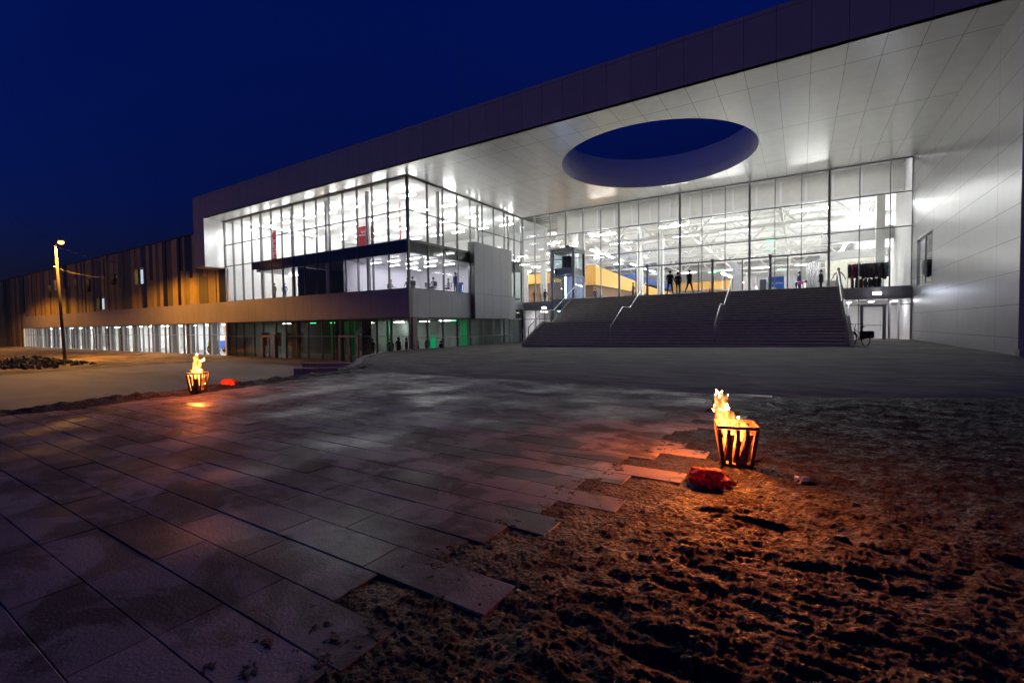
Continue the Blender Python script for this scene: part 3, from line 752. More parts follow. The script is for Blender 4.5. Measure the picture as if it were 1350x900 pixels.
for j, y in enumerate((26.2, 30.2, 34.6, 39.2)):
    for i in range(8):
        x = -47.5 + i * 3.1 + (.8 if j % 2 else 0)
        put(proto, used, (x, y, 11.75), 0, 'short white lamp of the upper glazed floor, ' + rowname[j], 'ceiling lamps of the upper glazed floor')
for i in range(4):
    put(proto, used, (-47.5, 27 + i * 1.9, 12.27), PI / 2, 'white ceiling lamp in the tall white room at the far left end', 'ceiling lamps of the tall end room')
for j, y in enumerate((52, 59, 67, 76)):
    for i in range(8): put(proto, used, (-57 + i * 4.4, y, 11.9), 0, 'distant white lamp under the arena roof seen through the upper floor', 'arena roof lamps seen through the upper floor')
offc = luminaire('office_light', 1.2, .26, 'officelamp', ''); ou = [False]
rib = luminaire('ribbon_light', 1.5, .26, 'ribbonlamp', ''); ru = [False]
for j, y in enumerate((26.2, 28.2, 30.4)):
    for i in range(3): put(offc, ou, (-29.5 + i * 2.1, y, 6.93), 0, 'office ceiling lamp above the seated people at the glass corner', 'office ceiling lamps at the glass corner')
for i in range(3): put(proto, used, (-42.6 + i * 2, 27.5, 6.95), 0, 'ceiling lamp of the small bright room at the left of the first floor', 'ceiling lamps of the small bright room')
for i in range(18): put(rib, ru, (-118.5 + i * 3.95, YF + 3, 2.22), 0, 'white ceiling lamp behind the long ribbon window', 'ceiling lamps behind the ribbon window')
for i in range(3): put(offc, ou, (3.0 + i * 1.3, 42.2, 3.08), PI / 2, 'ceiling lamp of the lit porch right of the stairs', 'ceiling lamps of the right porch')
for i in range(3): put(offc, ou, (-22.5 + i * 2.0, 42.2, 3.08), PI / 2, 'ceiling lamp of the lit porch left of the stairs', 'ceiling lamps of the left porch')
put(offc, ou, (7.3, 36.5, 7.2), PI / 2, 'lamp in the small room behind the side wall window', 'lamps behind the side wall')
dim = luminaire('foyer_light', 1.2, .22, 'dimlamp', ''); du = [False]
put(dim, du, (-34.5, 33.5, 2.2), 0, 'lone white lamp over the white stairs in the foyer', 'foyer lamps'); put(dim, du, (-31, 33.5, 2.2), 0, 'lone white lamp right of the white stairs in the foyer', 'foyer lamps')
for x, y in ((-46.5, 29), (-39.8, 34.8), (-36.5, 35.6), (-27, 31.8)): put(dim, du, (x, y, 2.2), 0, 'white ceiling lamp in the dark foyer', 'foyer lamps')
put(dim, du, (-28, 37, 2.15), 0, 'lamp over the lounge with the bright screen', 'foyer lamps')
fill_src = luminaire('fill_light', 1.5, .26, 'officelamp', ''); cu_ = [False]  # unseen lamps added to brighten the bulkhead panels
for k in range(14): put(fill_src, cu_, (-20.5 + k * 1.95, 41.4, 12.92), 0, 'unseen fill lamp added above the back glazing to brighten the beige panels', 'added fill lamps above the back glazing')
big = luminaire('hall_tube_light', 2.6, .3, 'halllamp', '', up='hall_housing_fill'); bu = [False]
for y in (44.6, 50, 57, 65, 75, 86):
    for x in (-17.0, -10.1, -5.6, .5):
        put(big, bu, (x, y, 10.7), 0, 'long white tube light hung crosswise under the trusses of the big hall', 'crosswise tube lights in the big hall')
for k in range(1, 10): put(big, bu, (4.4, 44.5 + k * 3.6, 10.8), PI / 2, 'tube light in the lengthwise row along the right wall of the big hall', 'right lengthwise row of tube lights')
for k in range(1, 8): put(big, bu, (-21.8, 44.2 + k * 5.2, 10.8), PI / 2, 'tube light in the lengthwise row at the left of the big hall', 'left lengthwise row of tube lights')
for k in range(5):
    for x in (-36, -44): put(big, bu, (x, 50 + k * 8, 11.2), 0, 'tube light over the far left part of the big hall', 'far left tube lights of the big hall')
for k in range(9): put(big, bu, (-7.5 + k * .2, 58 + k * 3.7, 7.3), PI / 2, 'low lamp of the bright line above the rink floor', 'low line of lamps above the rink floor')
gl = luminaire('green_lamp', .9, .12, 'lampgreen', ''); gu = [False]
for x, y, z in ((-2.5, 50, 9.4), (-2.6, 54, 9.2), (-8, 56, 7.5), (-1.8, 58, 7.4), (-9.4, 62, 8.0)): put(gl, gu, (x, y, z), .3, 'small green glowing lamp under the trusses of the big hall', 'green lamps in the big hall')
for x, y in ((-42, 29), (-39.5, 29.5), (-26.6, 32.5)): put(gl, gu, (x, y, 2.2), 0, 'small green lamp on the ceiling of the dark foyer', 'green lamps in the foyer')
def sign_light(name, loc, size, label, cat):
    t = thing(name, label, cat, loc)
    bm = bmesh.new(); box(bm, -size[0] / 2 - .03, size[0] / 2 + .03, -.03, .06, -size[1] / 2 - .03, size[1] / 2 + .03); obj('housing', bm, M['whitepaint'], t, local=True)
    obj('lens', BX(-size[0] / 2, size[0] / 2, -.07, -.033, -size[1] / 2, size[1] / 2), M['lampsmall'], t, local=True)
sign_light('emergency_light', (4.39, YB - .2, 3.55), (.44, .16), 'bluish white emergency light above the porch door right of the stairs', 'light')
sign_light('wall_light', (-17.3, YB - .25, 2.95), (.3, .14), 'bluish white wall light left of the stair foot below the slab', 'light') if False else None
# ------------------------------------------------------------------ staircase
SX0, SX1, SY, SZ = -16.75, 2.1, 28.35, .21
st = thing('staircase', 'broad dark concrete staircase rising to the glazed hall in two flights', 'staircase', (-7.3, 28.35, .2))
NR_ = 22; rise = (3.95 - SZ) / NR_; y = SY; nose = []
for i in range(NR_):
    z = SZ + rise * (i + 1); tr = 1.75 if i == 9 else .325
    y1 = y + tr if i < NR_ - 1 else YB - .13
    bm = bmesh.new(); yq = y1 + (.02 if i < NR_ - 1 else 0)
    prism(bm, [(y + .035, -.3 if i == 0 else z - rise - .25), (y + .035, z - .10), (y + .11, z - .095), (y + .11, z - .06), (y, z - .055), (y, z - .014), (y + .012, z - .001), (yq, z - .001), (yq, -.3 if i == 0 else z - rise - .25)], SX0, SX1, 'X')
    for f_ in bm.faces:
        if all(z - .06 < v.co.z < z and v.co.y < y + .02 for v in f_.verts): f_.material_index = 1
    obj('step' if i < NR_ - 1 else 'top_landing', bm, [M['steps'], M['light_edge']], st); nose.append((y, z)); y = y1
def stair_z(yy):
    z = SZ
    for a, c in nose:
        if yy >= a - 1e-6: z = c
    return z
# cheeks closing the sides of the flights
cheek = [(SY - .02, -.2)] + [(a - .02, c + .05) for a, c in (nose[0], nose[9])] + [(nose[10][0] - .02, nose[9][1] + .05), (nose[21][0] - .02, nose[21][1] + .05), (nose[21][0] + .4, nose[21][1] + .05), (nose[21][0] + .4, -.2)]
obj('stair_cheek', PR(cheek, SX1 + .004, SX1 + .16, 'X'), M['steps'], st); obj('stair_cheek', PR(cheek, SX0 - .16, SX0 - .004, 'X'), M['steps'], st)
obj('end_parapet', PR([(36.9, 3.97), (YB - .14, 3.97), (YB - .14, 5.15), (38.9, 5.15)], SX1 + .005, SX1 + .15, 'X'), M['slabedge'], st)
def handrail(x, posts=True):
    ya, yb_, yc, yd = SY + .45, nose[9][0], nose[10][0], nose[21][0]
    za, zb, zd = stair_z(ya) + .95, nose[9][1] + .95, nose[21][1] + .95
    bm = TB([(x, ya, za - .95), (x, ya, za), (x, yb_, zb), (x, yc - .15, zb), (x, yd + .2, zd), (x, yd + .6, zd)], .035, 8)
    r = obj('handrail', bm, M['rail'], st)
    for t in range(9):
        if t < 4: yy = ya + (yb_ - ya) * t / 3.
        elif t == 4: yy = (yb_ + yc) / 2
        else: yy = yc + (yd + .5 - yc) * (t - 5) / 3.
        yy += .05
        zz = za + (zb - za) * min(1, (yy - ya) / (yb_ - ya)) if yy < yb_ else (zb if yy < yc - .15 else zb + (zd - zb) * min(1, (yy - yc + .15) / (yd + .35 - yc)))
        obj('rail_post', TB([(x, yy, stair_z(yy) - .02), (x, yy, zz)], .022, 6), M['railpost'], r)
for x in (SX0 + .1, -10.5, -4.25, SX1 - .1): handrail(x)
t = thing('wall_light', 'small bluish white lamp on the left stair rail at the landing', 'light', (SX0 - .25, 31.9, 3.0))
obj('bracket', TB([(0, 0, -.9), (0, 0, -.05)], .02, 6), M['railpost'], t, local=True); obj('lens', BX(-.16, .16, -.05, .05, -.05, .09, bev=.02), M['lampsmall'], t, local=True)

# ------------------------------------------------------------------ glass lift tower
lift = thing('lift_tower', 'glass lift tower with grey steel frame beside the stair top', 'lift', (-18, 37, .1))
lx0, lx1, ly0, ly1, lz = -19.15, -17.05, 37.6, YB - .35, 8.35
bm = bmesh.new()
for x in (lx0, lx1):
    for yy in (ly0, ly1): box(bm, x - .11, x + .11, yy - .11, yy + .11, 0, lz)
for z in (lz - .12, 6.05, 3.9, 1.5):
    box(bm, lx0 + .11, lx1 - .11, ly0 - .08, ly0 + .08, z - .08, z + .08); box(bm, lx1 - .08, lx1 + .08, ly0 + .11, ly1 - .11, z - .08, z + .08); box(bm, lx0 - .08, lx0 + .08, ly0 + .11, ly1 - .11, z - .08, z + .08)
obj('steel_frame', bm, M['liftframe'], lift)
obj('cap', BX(lx0 - .15, lx1 + .15, ly0 - .15, ly1 + .15, lz + .002, lz + .18), M['liftframe'], lift)
lg = glass_mat('lift_glass', (.84, .90, .93))
for b_ in ((lx0 + .11, lx1 - .11, ly0 - .01, ly0 + .01, .2, lz - .2), (lx1 - .01, lx1 + .01, ly0 + .11, ly1 - .11, .2, lz - .2), (lx0 - .01, lx0 + .01, ly0 + .11, ly1 - .11, .2, lz - .2)):
    obj('glass_pane', BX(*b_), lg, lift)
obj('machine_box', BX(lx0 + .75, lx1 - .55, ly0 + .6, ly1 - .6, 6.9, 7.9, bev=.05), M['black'], lift)
obj('car_roof', BX(lx0 + .15, lx1 - .15, ly0 + .15, ly1 - .15, 6.2, 6.75), M['liftframe'], lift)
cabin = obj('cabin', BX(lx0 + .2, lx1 - .2, ly1 - .3, ly1 - .25, 3.96, 6.2), P('cabin_wall', (.7, .74, .85), .4), lift)
obj('tube_lamp', TB([((lx0 + lx1) / 2 + .1, ly0 + .35, 4.1), ((lx0 + lx1) / 2 + .1, ly0 + .35, 6.15)], .05, 8), M['lampblue'], lift)
obj('roof_camera', BX(-18.1, -17.8, 38.2, 38.5, lz + .19, lz + .5, bev=.06), M['black'], lift)

# ------------------------------------------------------------------ people
def person(label, loc, rz, pose, top, bottom, hair=(.02, .014, .01), skin=(.45, .28, .2), h=1.75, group=None, coat=False):
    k = h / 1.75
    J = dict(pel=(0, 0, .94, .135), bel=(0, .01, 1.08, .125), che=(0, .01, 1.28, .145), uch=(0, 0, 1.41, .11), nek=(0, .01, 1.51, .052), hd0=(0, .03, 1.58, .078), hd1=(0, .03, 1.66, .098), hd2=(0, .02, 1.73, .07), nose=(0, .135, 1.645, .014))
    for s, n in ((1, 'r'), (-1, 'l')):
        J.update({'sh' + n: (s * .175, 0, 1.42, .062), 'el' + n: (s * .225, -.03, 1.14, .044), 'wr' + n: (s * .225, .05, .90, .032), 'ha' + n: (s * .225, .075, .83, .036),
                  'f1' + n: (s * .235, .115, .755, .011), 'f2' + n: (s * .225, .10, .745, .011), 'f3' + n: (s * .215, .085, .745, .011), 'f4' + n: (s * .205, .065, .755, .01), 'th' + n: (s * .205, .125, .80, .012),
                  'hi' + n: (s * .09, 0, .90, .095), 'kn' + n: (s * .10, .015, .50, .062), 'an' + n: (s * .10, -.02, .09, .042), 'to' + n: (s * .115, .13, .045, .036)})
    def arm(n, el, wr):
        s = 1 if n == 'r' else -1
        J['el' + n] = (s * el[0], el[1], el[2], .044); J['wr' + n] = (s * wr[0], wr[1], wr[2], .032)
        d = (Vector(J['wr' + n][:3]) - Vector(J['el' + n][:3])).normalized(); w = Vector(J['wr' + n][:3])
        J['ha' + n] = (*(w + d * .075), .036)
        sd = d.cross(Vector((0, 0, 1))).normalized() if abs(d.z) < .95 else Vector((0, 1, 0))
        for q, off in (('f1', .03), ('f2', .01), ('f3', -.01), ('f4', -.03)): J[q + n] = (*(w + d * (.155 - abs(off) * .4) + sd * off), .011)
        J['th' + n] = (*(w + d * .09 + sd * .055), .012)
    if pose == 'front' or pose == 'reach':
        arm('r', (.25, .02, 1.15), (.10, .24, 1.16)); arm('l', (.25, .02, 1.15), (.10, .24, 1.13))
    if pose == 'pockets':
        arm('r', (.255, -.05, 1.15), (.20, .08, .94)); arm('l', (.255, -.05, 1.15), (.20, .08, .94))
    if pose == 'stride':
        for n, s in (('r', 1), ('l', -1)):
            J['kn' + n] = (s * .10, .16 * s, .51, .062); J['an' + n] = (s * .10, .30 * s - (.06 if s < 0 else 0), .10 if s > 0 else .15, .042); J['to' + n] = (s * .11, .30 * s + .13, .05 if s > 0 else .06, .036)
        arm('r', (.25, -.10, 1.16), (.24, -.06, .93)); arm('l', (.25, .06, 1.16), (.2, .2, .95))
    if pose == 'wide':
        for n, s in (('r', 1), ('l', -1)):
            J['kn' + n] = (s * .15, .03, .50, .062); J['an' + n] = (s * .20, 0, .09, .042); J['to' + n] = (s * .24, .14, .045, .036)
        arm('r', (.235, .0, 1.15), (.13, .2, 1.12)); arm('l', (.235, .0, 1.15), (.13, .2, 1.08))
    if pose in ('sit',):
        for n, s in (('r', 1), ('l', -1)):
            J['kn' + n] = (s * .12, .44, .93, .062); J['an' + n] = (s * .12, .42, .52, .042); J['to' + n] = (s * .12, .57, .475, .036)
        arm('r', (.24, .08, 1.14), (.16, .32, 1.12)); arm('l', (.24, .08, 1.14), (.16, .32, 1.12))
    if pose == 'bend':
        for q in ('bel', 'che', 'uch', 'nek', 'hd0', 'hd1', 'hd2', 'nose', 'shr', 'shl'):
            x, y, z, r = J[q]; a = -math.radians(82); dy, dz = y, z - .92
            J[q] = (x, dy * math.cos(a) - dz * math.sin(a), .92 + dy * math.sin(a) + dz * math.cos(a), r)
        arm('r', (.2, .5, .65), (.18, .55, .42)); arm('l', (.2, .5, .65), (.18, .55, .42))
    if pose == 'armsdown':
        arm('r', (.33, -.02, 1.2), (.42, .05, .98)); arm('l', (.33, -.02, 1.2), (.42, .05, .98))
    drop = -.44 if pose == 'sit' else 0
    E_ = [('pel', 'bel'), ('bel', 'che'), ('che', 'uch'), ('uch', 'nek'), ('nek', 'hd0'), ('hd0', 'hd1'), ('hd1', 'hd2'), ('hd1', 'nose')]
    for n in 'rl': E_ += [('uch', 'sh' + n), ('sh' + n, 'el' + n), ('el' + n, 'wr' + n), ('wr' + n, 'ha' + n)] + [('ha' + n, q + n) for q in ('f1', 'f2', 'f3', 'f4', 'th')] + [('pel', 'hi' + n), ('hi' + n, 'kn' + n), ('kn' + n, 'an' + n), ('an' + n, 'to' + n)]
    names = list(J); me = bpy.data.meshes.new('person_skeleton')
    me.from_pydata([((J[q][0]) * k, J[q][1] * k, (J[q][2] + drop) * k) for q in names], [(names.index(a), names.index(c)) for a, c in E_], [])
    o = bpy.data.objects.new('person_skeleton', me); C.objects.link(o)
    o.modifiers.new('s', 'SKIN'); sv = me.skin_vertices[0].data
    puff = 1.18 if coat else 1.05
    for i, q in enumerate(names):
        r = J[q][3] * k
        if coat and q in ('pel', 'bel', 'che', 'uch', 'shr', 'shl', 'elr', 'ell'): r *= puff
        sv[i].radius = (r, r); sv[i].use_root = (q == 'pel')
    sb = o.modifiers.new('u', 'SUBSURF'); sb.levels = 1; sb.render_levels = 1
    dg = bpy.context.evaluated_depsgraph_get(); ev = o.evaluated_get(dg)
    body = bpy.data.meshes.new_from_object(ev); bpy.data.objects.remove(o); bpy.data.meshes.remove(me)
    zone = {}
    for a, c in E_:
        z = 'skin'
        if c[:2] in ('be', 'ch', 'uc', 'sh', 'el', 'wr'): z = 'top'
        if c[:2] in ('hi', 'kn', 'an'): z = 'bottom'
        if c[:2] == 'to': z = 'shoe'
        zone[(a, c)] = z
    order = ['skin', 'top', 'bottom', 'shoe']
    mats = [P('skin', skin, .5), P('top_cloth', top, .85), P('trouser_cloth', bottom, .85), P('shoe_leather', (.015, .013, .012), .5)]
    for m in mats: body.materials.append(m)
    segs = [(Vector(J[a][:3]) + Vector((0, 0, drop)), Vector(J[c][:3]) + Vector((0, 0, drop)), order.index(z), (J[a][3] + J[c][3]) / 2) for (a, c), z in zone.items()]
    for p in body.polygons:
        c_ = p.center / k; best = (1e9, 0)
        for a, b_, z, r in segs:
            d = b_ - a; t_ = max(0, min(1, (c_ - a).dot(d) / max(d.length_squared, 1e-9)))
            q = ((c_ - a - d * t_).length) / max(r, .03)
            if q < best[0]: best = (q, z)
        p.material_index = best[1]; p.use_smooth = True
    body.name = 'person'
    root = bpy.data.objects.new('person', body); C.objects.link(root); root.location = loc; root.rotation_euler = (0, 0, rz)
    tag(root, label, 'person', group)
    # hair cap
    bm = bmesh.new(); bmesh.ops.create_uvsphere(bm, u_segments=14, v_segments=10, radius=.112 * k)
    for v in bm.verts: v.co.y *= 1.12; v.co.z *= 1.05
    bmesh.ops.delete(bm, geom=[v for v in bm.verts if v.co.z < -.01 and v.co.y > -.02 or v.co.z < -.075 or (v.co.y > .07 * k and v.co.z < .05 * k)], context='VERTS')
    hd = Vector(J['hd1'][:3]) + Vector((0, 0, drop))
    if pose == 'bend': bmesh.ops.rotate(bm, verts=bm.verts[:], cent=(0, 0, 0), matrix=Matrix.Rotation(-math.radians(82), 3, 'X'))
    bmesh.ops.translate(bm, verts=bm.verts[:], vec=(hd + (Vector((0, -.012, .022)))) * k)
    smooth(obj('hair', bm, P('hair', hair, .7), root, local=True))
    if coat:
        # jacket skirt hanging free below the waist
        bm = bmesh.new(); rings = []
        for z, rx, ry in ((1.12, .185, .145), (1.0, .195, .155), (.86, .20, .16), (.80, .198, .158)):
            rings.append([bm.verts.new((rx * math.cos(2 * PI * q / 16) * k, ry * math.sin(2 * PI * q / 16) * k, (z + drop) * k)) for q in range(16)])
        for a, c in zip(rings, rings[1:]):
            for q in range(16): bm.faces.new((a[q], a[(q + 1) % 16], c[(q + 1) % 16], c[q]))
        smooth(obj('jacket', bm, mats[1], root, local=True))
    return root
DK = (.012, .012, .015)
tp = 'three people at the top of the stairs'
person('dark clad person standing legs apart, leftmost of three on the stair top', (-8.72, 37.35, 3.95), .3, 'wide', DK, DK, h=1.83, group=tp, coat=True)
person('shorter dark clad person, middle one of three on the stair top', (-8.12, 37.35, 3.95), .1, 'pockets', DK, DK, h=1.66, group=tp, coat=True)
person('dark clad person mid step, right one of three on the stair top', (-7.28, 37.35, 3.95), -.5, 'stride', DK, (.02, .02, .024), h=1.76, group=tp, coat=True)
fl = 4.425
g = 'people behind the first floor glass'
person('person in dark jacket with white stripe, left one in the small bright first floor room', (-44.6, 26.6, fl), 2.0, 'stand', (.03, .03, .035), DK, group=g)
person('person in blue shirt, right one in the small bright first floor room', (-42.9, 26.6, fl), 1.2, 'pockets', (.06, .10, .28), (.03, .03, .06), h=1.66, group=g)
def chair(loc, rz, label):
    t = thing('office_chair', label, 'chair', loc, rz, 'office chairs behind the corner glass')
    obj('seat', BX(-.22, .22, -.22, .22, .42, .47, bev=.015), M['black'], t, local=True); obj('backrest', BX(-.2, .2, -.25, -.21, .55, .95, bev=.015), M['black'], t, local=True)
    for sx in (-1, 1):
        for sy in (-1, 1): obj('leg', TB([(sx * .18, sy * .18, 0), (sx * .17, sy * .17, .42)], .015, 6), M['rail'], t, local=True)
        obj('back_stay', TB([(sx * .15, -.2, .45), (sx * .15, -.235, .58)], .012, 6), M['rail'], t, local=True)
for x, yy, rz, col, lab in ((-29.9, 28.2, -1.4, (.22, .28, .40), 'seated person in pale blue shirt, leftmost behind the front glass'), (-27.7, 28.0, 1.3, (.16, .14, .14), 'seated person with dark hair, second from the left behind the front glass'),
                       (-26.75, 27.6, .9, (.3, .3, .34), 'low seated person just left of the glass corner post'), (-26.5, 29.2, -1.2, (.34, .34, .4), 'seated person in grey just right of the glass corner post'),
                       (-25.7, 28.9, 1.5, (.25, .27, .34), 'seated person leaning forward in the side glass, second from the corner'), (-25.35, 30.4, 2.4, (.2, .2, .23), 'seated person in grey nearest the standing person in the side glass')):
    person(lab, (x, yy, fl), rz, 'sit', col, (.04, .04, .06), group=g, h=1.7); chair((x, yy, fl), rz, 'dark office chair under the ' + lab.split(',')[0].replace('seated person', 'sitter'))
person('person in dark blue suit standing behind the side glass', (-24.75, 30.6, fl), 1.4, 'pockets', (.05, .06, .22), (.04, .05, .18), group=g)
obj_t = obj('waste_bin', TB([(-24.55, 31.1, fl), (-24.55, 31.1, fl + .95)], .2, 16), P('blue_plastic', (.03, .05, .4), .4)); tag(obj_t, 'tall dark blue bin at the end of the side glass by the grey box', 'bin')
ff = -1.05
g = 'people in the dark foyer'
person('single dark figure in the foyer right of the white stairs', (-31.0, 27.0, ff), .5, 'pockets', DK, DK, group=g, h=1.72)
for i, (x, yy, hh, lab) in enumerate(((-29.75, 27.9, 1.70, 'leftmost of the dark group behind the glass left of the corner'), (-29.25, 28.3, 1.82, 'tallest of the dark group behind the glass left of the corner'), (-28.75, 27.9, 1.68, 'third of the dark group behind the glass left of the corner'), (-28.3, 28.3, 1.74, 'rightmost of the dark group behind the glass left of the corner'))):
    person('dark figure, ' + lab, (x, yy, ff), .6 - .5 * i, 'pockets', DK, DK, group=g, h=hh)
for i, (x, yy, hh, lab) in enumerate(((-28.6, 29.9, 1.84, 'leftmost of the dark trio behind the glass right of the corner'), (-28.2, 30.8, 1.8, 'middle one of the dark trio behind the glass right of the corner'), (-27.5, 30.8, 1.7, 'rightmost of the dark trio behind the glass right of the corner'))):
    person('dark figure, ' + lab, (x, yy, ff), -.4 + .6 * i, 'stand', (.03, .04, .045), DK, group=g, h=hh)
person('dark figure beside the glowing green panel in the passage', (-25.6, 29.6, ff), .2, 'stand', DK, DK, group=g, h=1.5)
hf = 3.955
g = 'people inside the big hall'
for x, yy, col, lab in ((-24.9, 44.6, DK, 'dark figure left of the slanting white column'), (-24.2, 44.9, DK, 'dark figure just right of the slanting white column'), (-23.4, 44.2, (.02, .025, .05), 'dark bulky figure between the white columns left of the lift'), (-22.9, 44.9, DK, 'thin dark figure at the thick white column left of the lift')):
    person(lab, (x, yy, hf), 1., 'pockets', col, DK, group=g, h=1.6)
person('person in dark blue top just right of the glass lift', (-18.0, 45, hf), .8, 'stand', (.05, .08, .2), (.03, .04, .1), group=g, h=1.45)
person('person in pale blue shirt just right of the glass lift', (-17.4, 45, hf), -2., 'stand', (.25, .42, .62), (.1, .12, .2), group=g, h=1.5)
person('person in grey jacket behind the glass at the left stair rail', (-13.4, 43, hf), 1.4, 'pockets', (.10, .10, .12), (.05, .05, .07), group=g, h=1.6)
person('person in blue suit standing in front of the white partitions', (-.15, 45, hf), -1.2, 'stand', (.02, .04, .14), (.02, .03, .09), group=g, h=1.85)
person('person in pink top bending over', (-.35, 43.6, hf), -1.57, 'bend', (.75, .10, .38), (.02, .02, .03), group=g, h=1.6)
person('person in orange yellow jumper with arms held out', (2.35, 42.2, hf), 3.0, 'armsdown', (.72, .33, .04), (.05, .05, .06), hair=(.15, .1, .06), group=g, h=1.66)
person('dark coated person beside the thick grey post', (1.3, 43.2, hf), 1.2, 'pockets', (.012, .014, .02), DK, group=g, h=1.7, coat=True)

# ------------------------------------------------------------------ things in the glazed rooms
def text_bm(body, size, depth=.01):
    cu = bpy.data.curves.new('lettering', 'FONT'); cu.body = body; cu.size = size; cu.extrude = depth; cu.align_x = 'CENTER'; cu.align_y = 'CENTER'
    o = bpy.data.objects.new('lettering', cu); C.objects.link(o)
    me = bpy.data.meshes.new_from_object(o.evaluated_get(bpy.context.evaluated_depsgraph_get())); bpy.data.objects.remove(o); bpy.data.curves.remove(cu)
    bm = bmesh.new(); bm.from_mesh(me); bpy.data.meshes.remove(me); return bm
def beach_flag(loc, rz, h, w, label, mat='red', word=None):
    t = thing('beach_flag', label, 'flag', loc, rz, 'feather flags')
    poly = [(0, .35), (w, .35), (w, h - .05)]
    for k in range(1, 8): a = k / 8; poly.append((w * (1 - a), h - .05 - .62 * a * a * w * 1.3 + .0))
    poly.append((0, h - .8 * w))
    obj('flag_cloth', PR(poly, -.01, .01), M[mat], t, local=True); obj('pole', TB([(0 - .02, 0, 0), (-.02, 0, h - .6), (w * .5, 0, h + .02)], .015, 6), M['rail'], t, local=True)
    obj('foot', BX(-.25, .25, -.25, .25, 0, .04), M['black'], t, local=True)
    if word:
        bm = text_bm(word, w * .85); bmesh.ops.rotate(bm, verts=bm.verts[:], cent=(0, 0, 0), matrix=Matrix.Rotation(PI / 2, 3, 'X') @ Matrix.Rotation(0, 3, 'Z'))
        bmesh.ops.rotate(bm, verts=bm.verts[:], cent=(0, 0, 0), matrix=Matrix.Rotation(PI / 2, 3, 'Y'))
        bmesh.ops.translate(bm, verts=bm.verts[:], vec=(w * .5, -.022, h * .46)); obj('lettering', bm, M['whitepaint'], t, local=True)
beach_flag((-43.9, 26.0, 7.93), .2, 3.35, .62, 'red feather flag with white vertical lettering at the left of the upper floor', word='FUJITSU')
beach_flag((-26.9, 26.4, 7.93), 2.2, 3.75, .62, 'slim red feather flag seen edge on near the glass corner')
t = thing('banner_stand', 'wide red banner board with white lettering on the upper floor', 'sign', (-31.3, 26.6, 7.93))
obj('board', BX(-.62, .62, -.02, .02, .05, 2.25), M['redsign'], t, local=True)
for w_, s_, z in (('fujitsu', .26, 1.78), ('Nederland', .27, 1.52)):
    bm = text_bm(w_, s_); bmesh.ops.rotate(bm, verts=bm.verts[:], cent=(0, 0, 0), matrix=Matrix.Rotation(PI / 2, 3, 'X')); bmesh.ops.translate(bm, verts=bm.verts[:], vec=(0, -.032, z)); obj('lettering', bm, M['whitepaint'], t, local=True)
obj('base', BX(-.6, .6, -.15, .15, 0, .05), M['black'], t, local=True)
t = thing('banner_stand', 'narrow dark red and white patterned banner right of the wide red board', 'sign', (-30.25, 26.6, 7.93), .0)
obj('board', BX(-.18, .18, -.02, .02, .05, 2.15), P('dark_red_print', (.30, .01, .05), .5), t, local=True)
bm = bmesh.new()
for k in range(6): box(bm, -.17 + .2 * (k % 2), -.05 + .2 * (k % 2), -.03, -.021, .5 + k * .27, .6 + k * .27)
obj('print', bm, M['whitepaint'], t, local=True); obj('base', BX(-.2, .2, -.15, .15, 0, .05), M['black'], t, local=True)
t = thing('wall_screen', 'dark screen in the unlit first floor room', 'screen', (-32.4, 27.6, fl)); obj('panel', BX(-.75, .75, -.04, .04, .25, 1.1, bev=.01), P('screen_off', (.01, .014, .025), .15), t, local=True); obj('stand', TB([(0, 0, 0), (0, 0, .3)], .04, 8), M['black'], t, local=True)
# foyer stairs: white, seen through the dark glass
t = thing('indoor_stairs', 'white steel stairs rising through the dark foyer', 'stairs', (-43, 32.6, -1.05))
for s_ in (0, 1.1): obj('stringer', BAR((-42.9, 32.2 + s_, -.95), (-37.0, 32.2 + s_, 2.5), .06, .3), M['whitepaint'], t)
for k in range(17): obj('tread', BX(-42.8 + k * .345, -42.5 + k * .345, 32.24, 33.26, -.85 + k * .2, -.80 + k * .2), M['whitepaint'], t)
obj('handrail', TB([(-42.9, 32.2, .1), (-37.0, 32.2, 3.5)], .03, 6), M['railpost'], t)
for k in range(6): obj('baluster', TB([(-42.6 + k * 1.1, 32.2, -.75 + k * .643), (-42.6 + k * 1.1, 32.2, .25 + k * .643)], .015, 6), M['railpost'], t)
def partition(x, yy, w, label):
    t = thing('display_board', label, 'board', (x, yy, -1.05), 0, 'brown boards in the foyer')
    obj('board', BX(-w / 2, w / 2, -.03, .03, .95, 2.3), P('brown_board', (.30, .17, .12), .7), t, local=True)
    for s_ in (-1, 1): obj('leg', TB([(s_ * (w / 2 - .1), 0, 0), (s_ * (w / 2 - .1), 0, .95)], .025, 6), M['black'], t, local=True)
partition(-49.7 + 2.2, 27.2, 1.5, 'wide brown board on legs, leftmost in the foyer'); partition(-45.4, 27.4, .7, 'narrow brown board on legs left of the left entrance door'); partition(-42.8, 27, .8, 'brown board behind the left entrance door'); partition(-41.2, 27, .8, 'brown board right of the left entrance door')
t = thing('lit_stele', 'glowing green upright panel in the passage', 'lit stele', (-26.2, 29.3, -1.05)); obj('face', BX(-.28, .28, -.05, .05, .3, 1.95), emit_mat('green_panel_glow', (.02, .9, .35), .35), t, local=True); obj('base', BX(-.3, .3, -.2, .2, 0, .3), M['black'], t, local=True)
t = thing('video_screen', 'bright white L shaped screen in the lounge behind the passage glass', 'screen', (-26.6, 37.3, -1.05))
bm = bmesh.new(); prism(bm, [(-.75, 1.65), (.75, 1.65), (.75, .55), (.05, .55), (.05, 1.15), (-.75, 1.15)], -.02, .02); obj('picture', bm, M['screen'], t, local=True); obj('stand', BX(-.1, .6, .03, .1, 0, 1.2), M['black'], t, local=True)
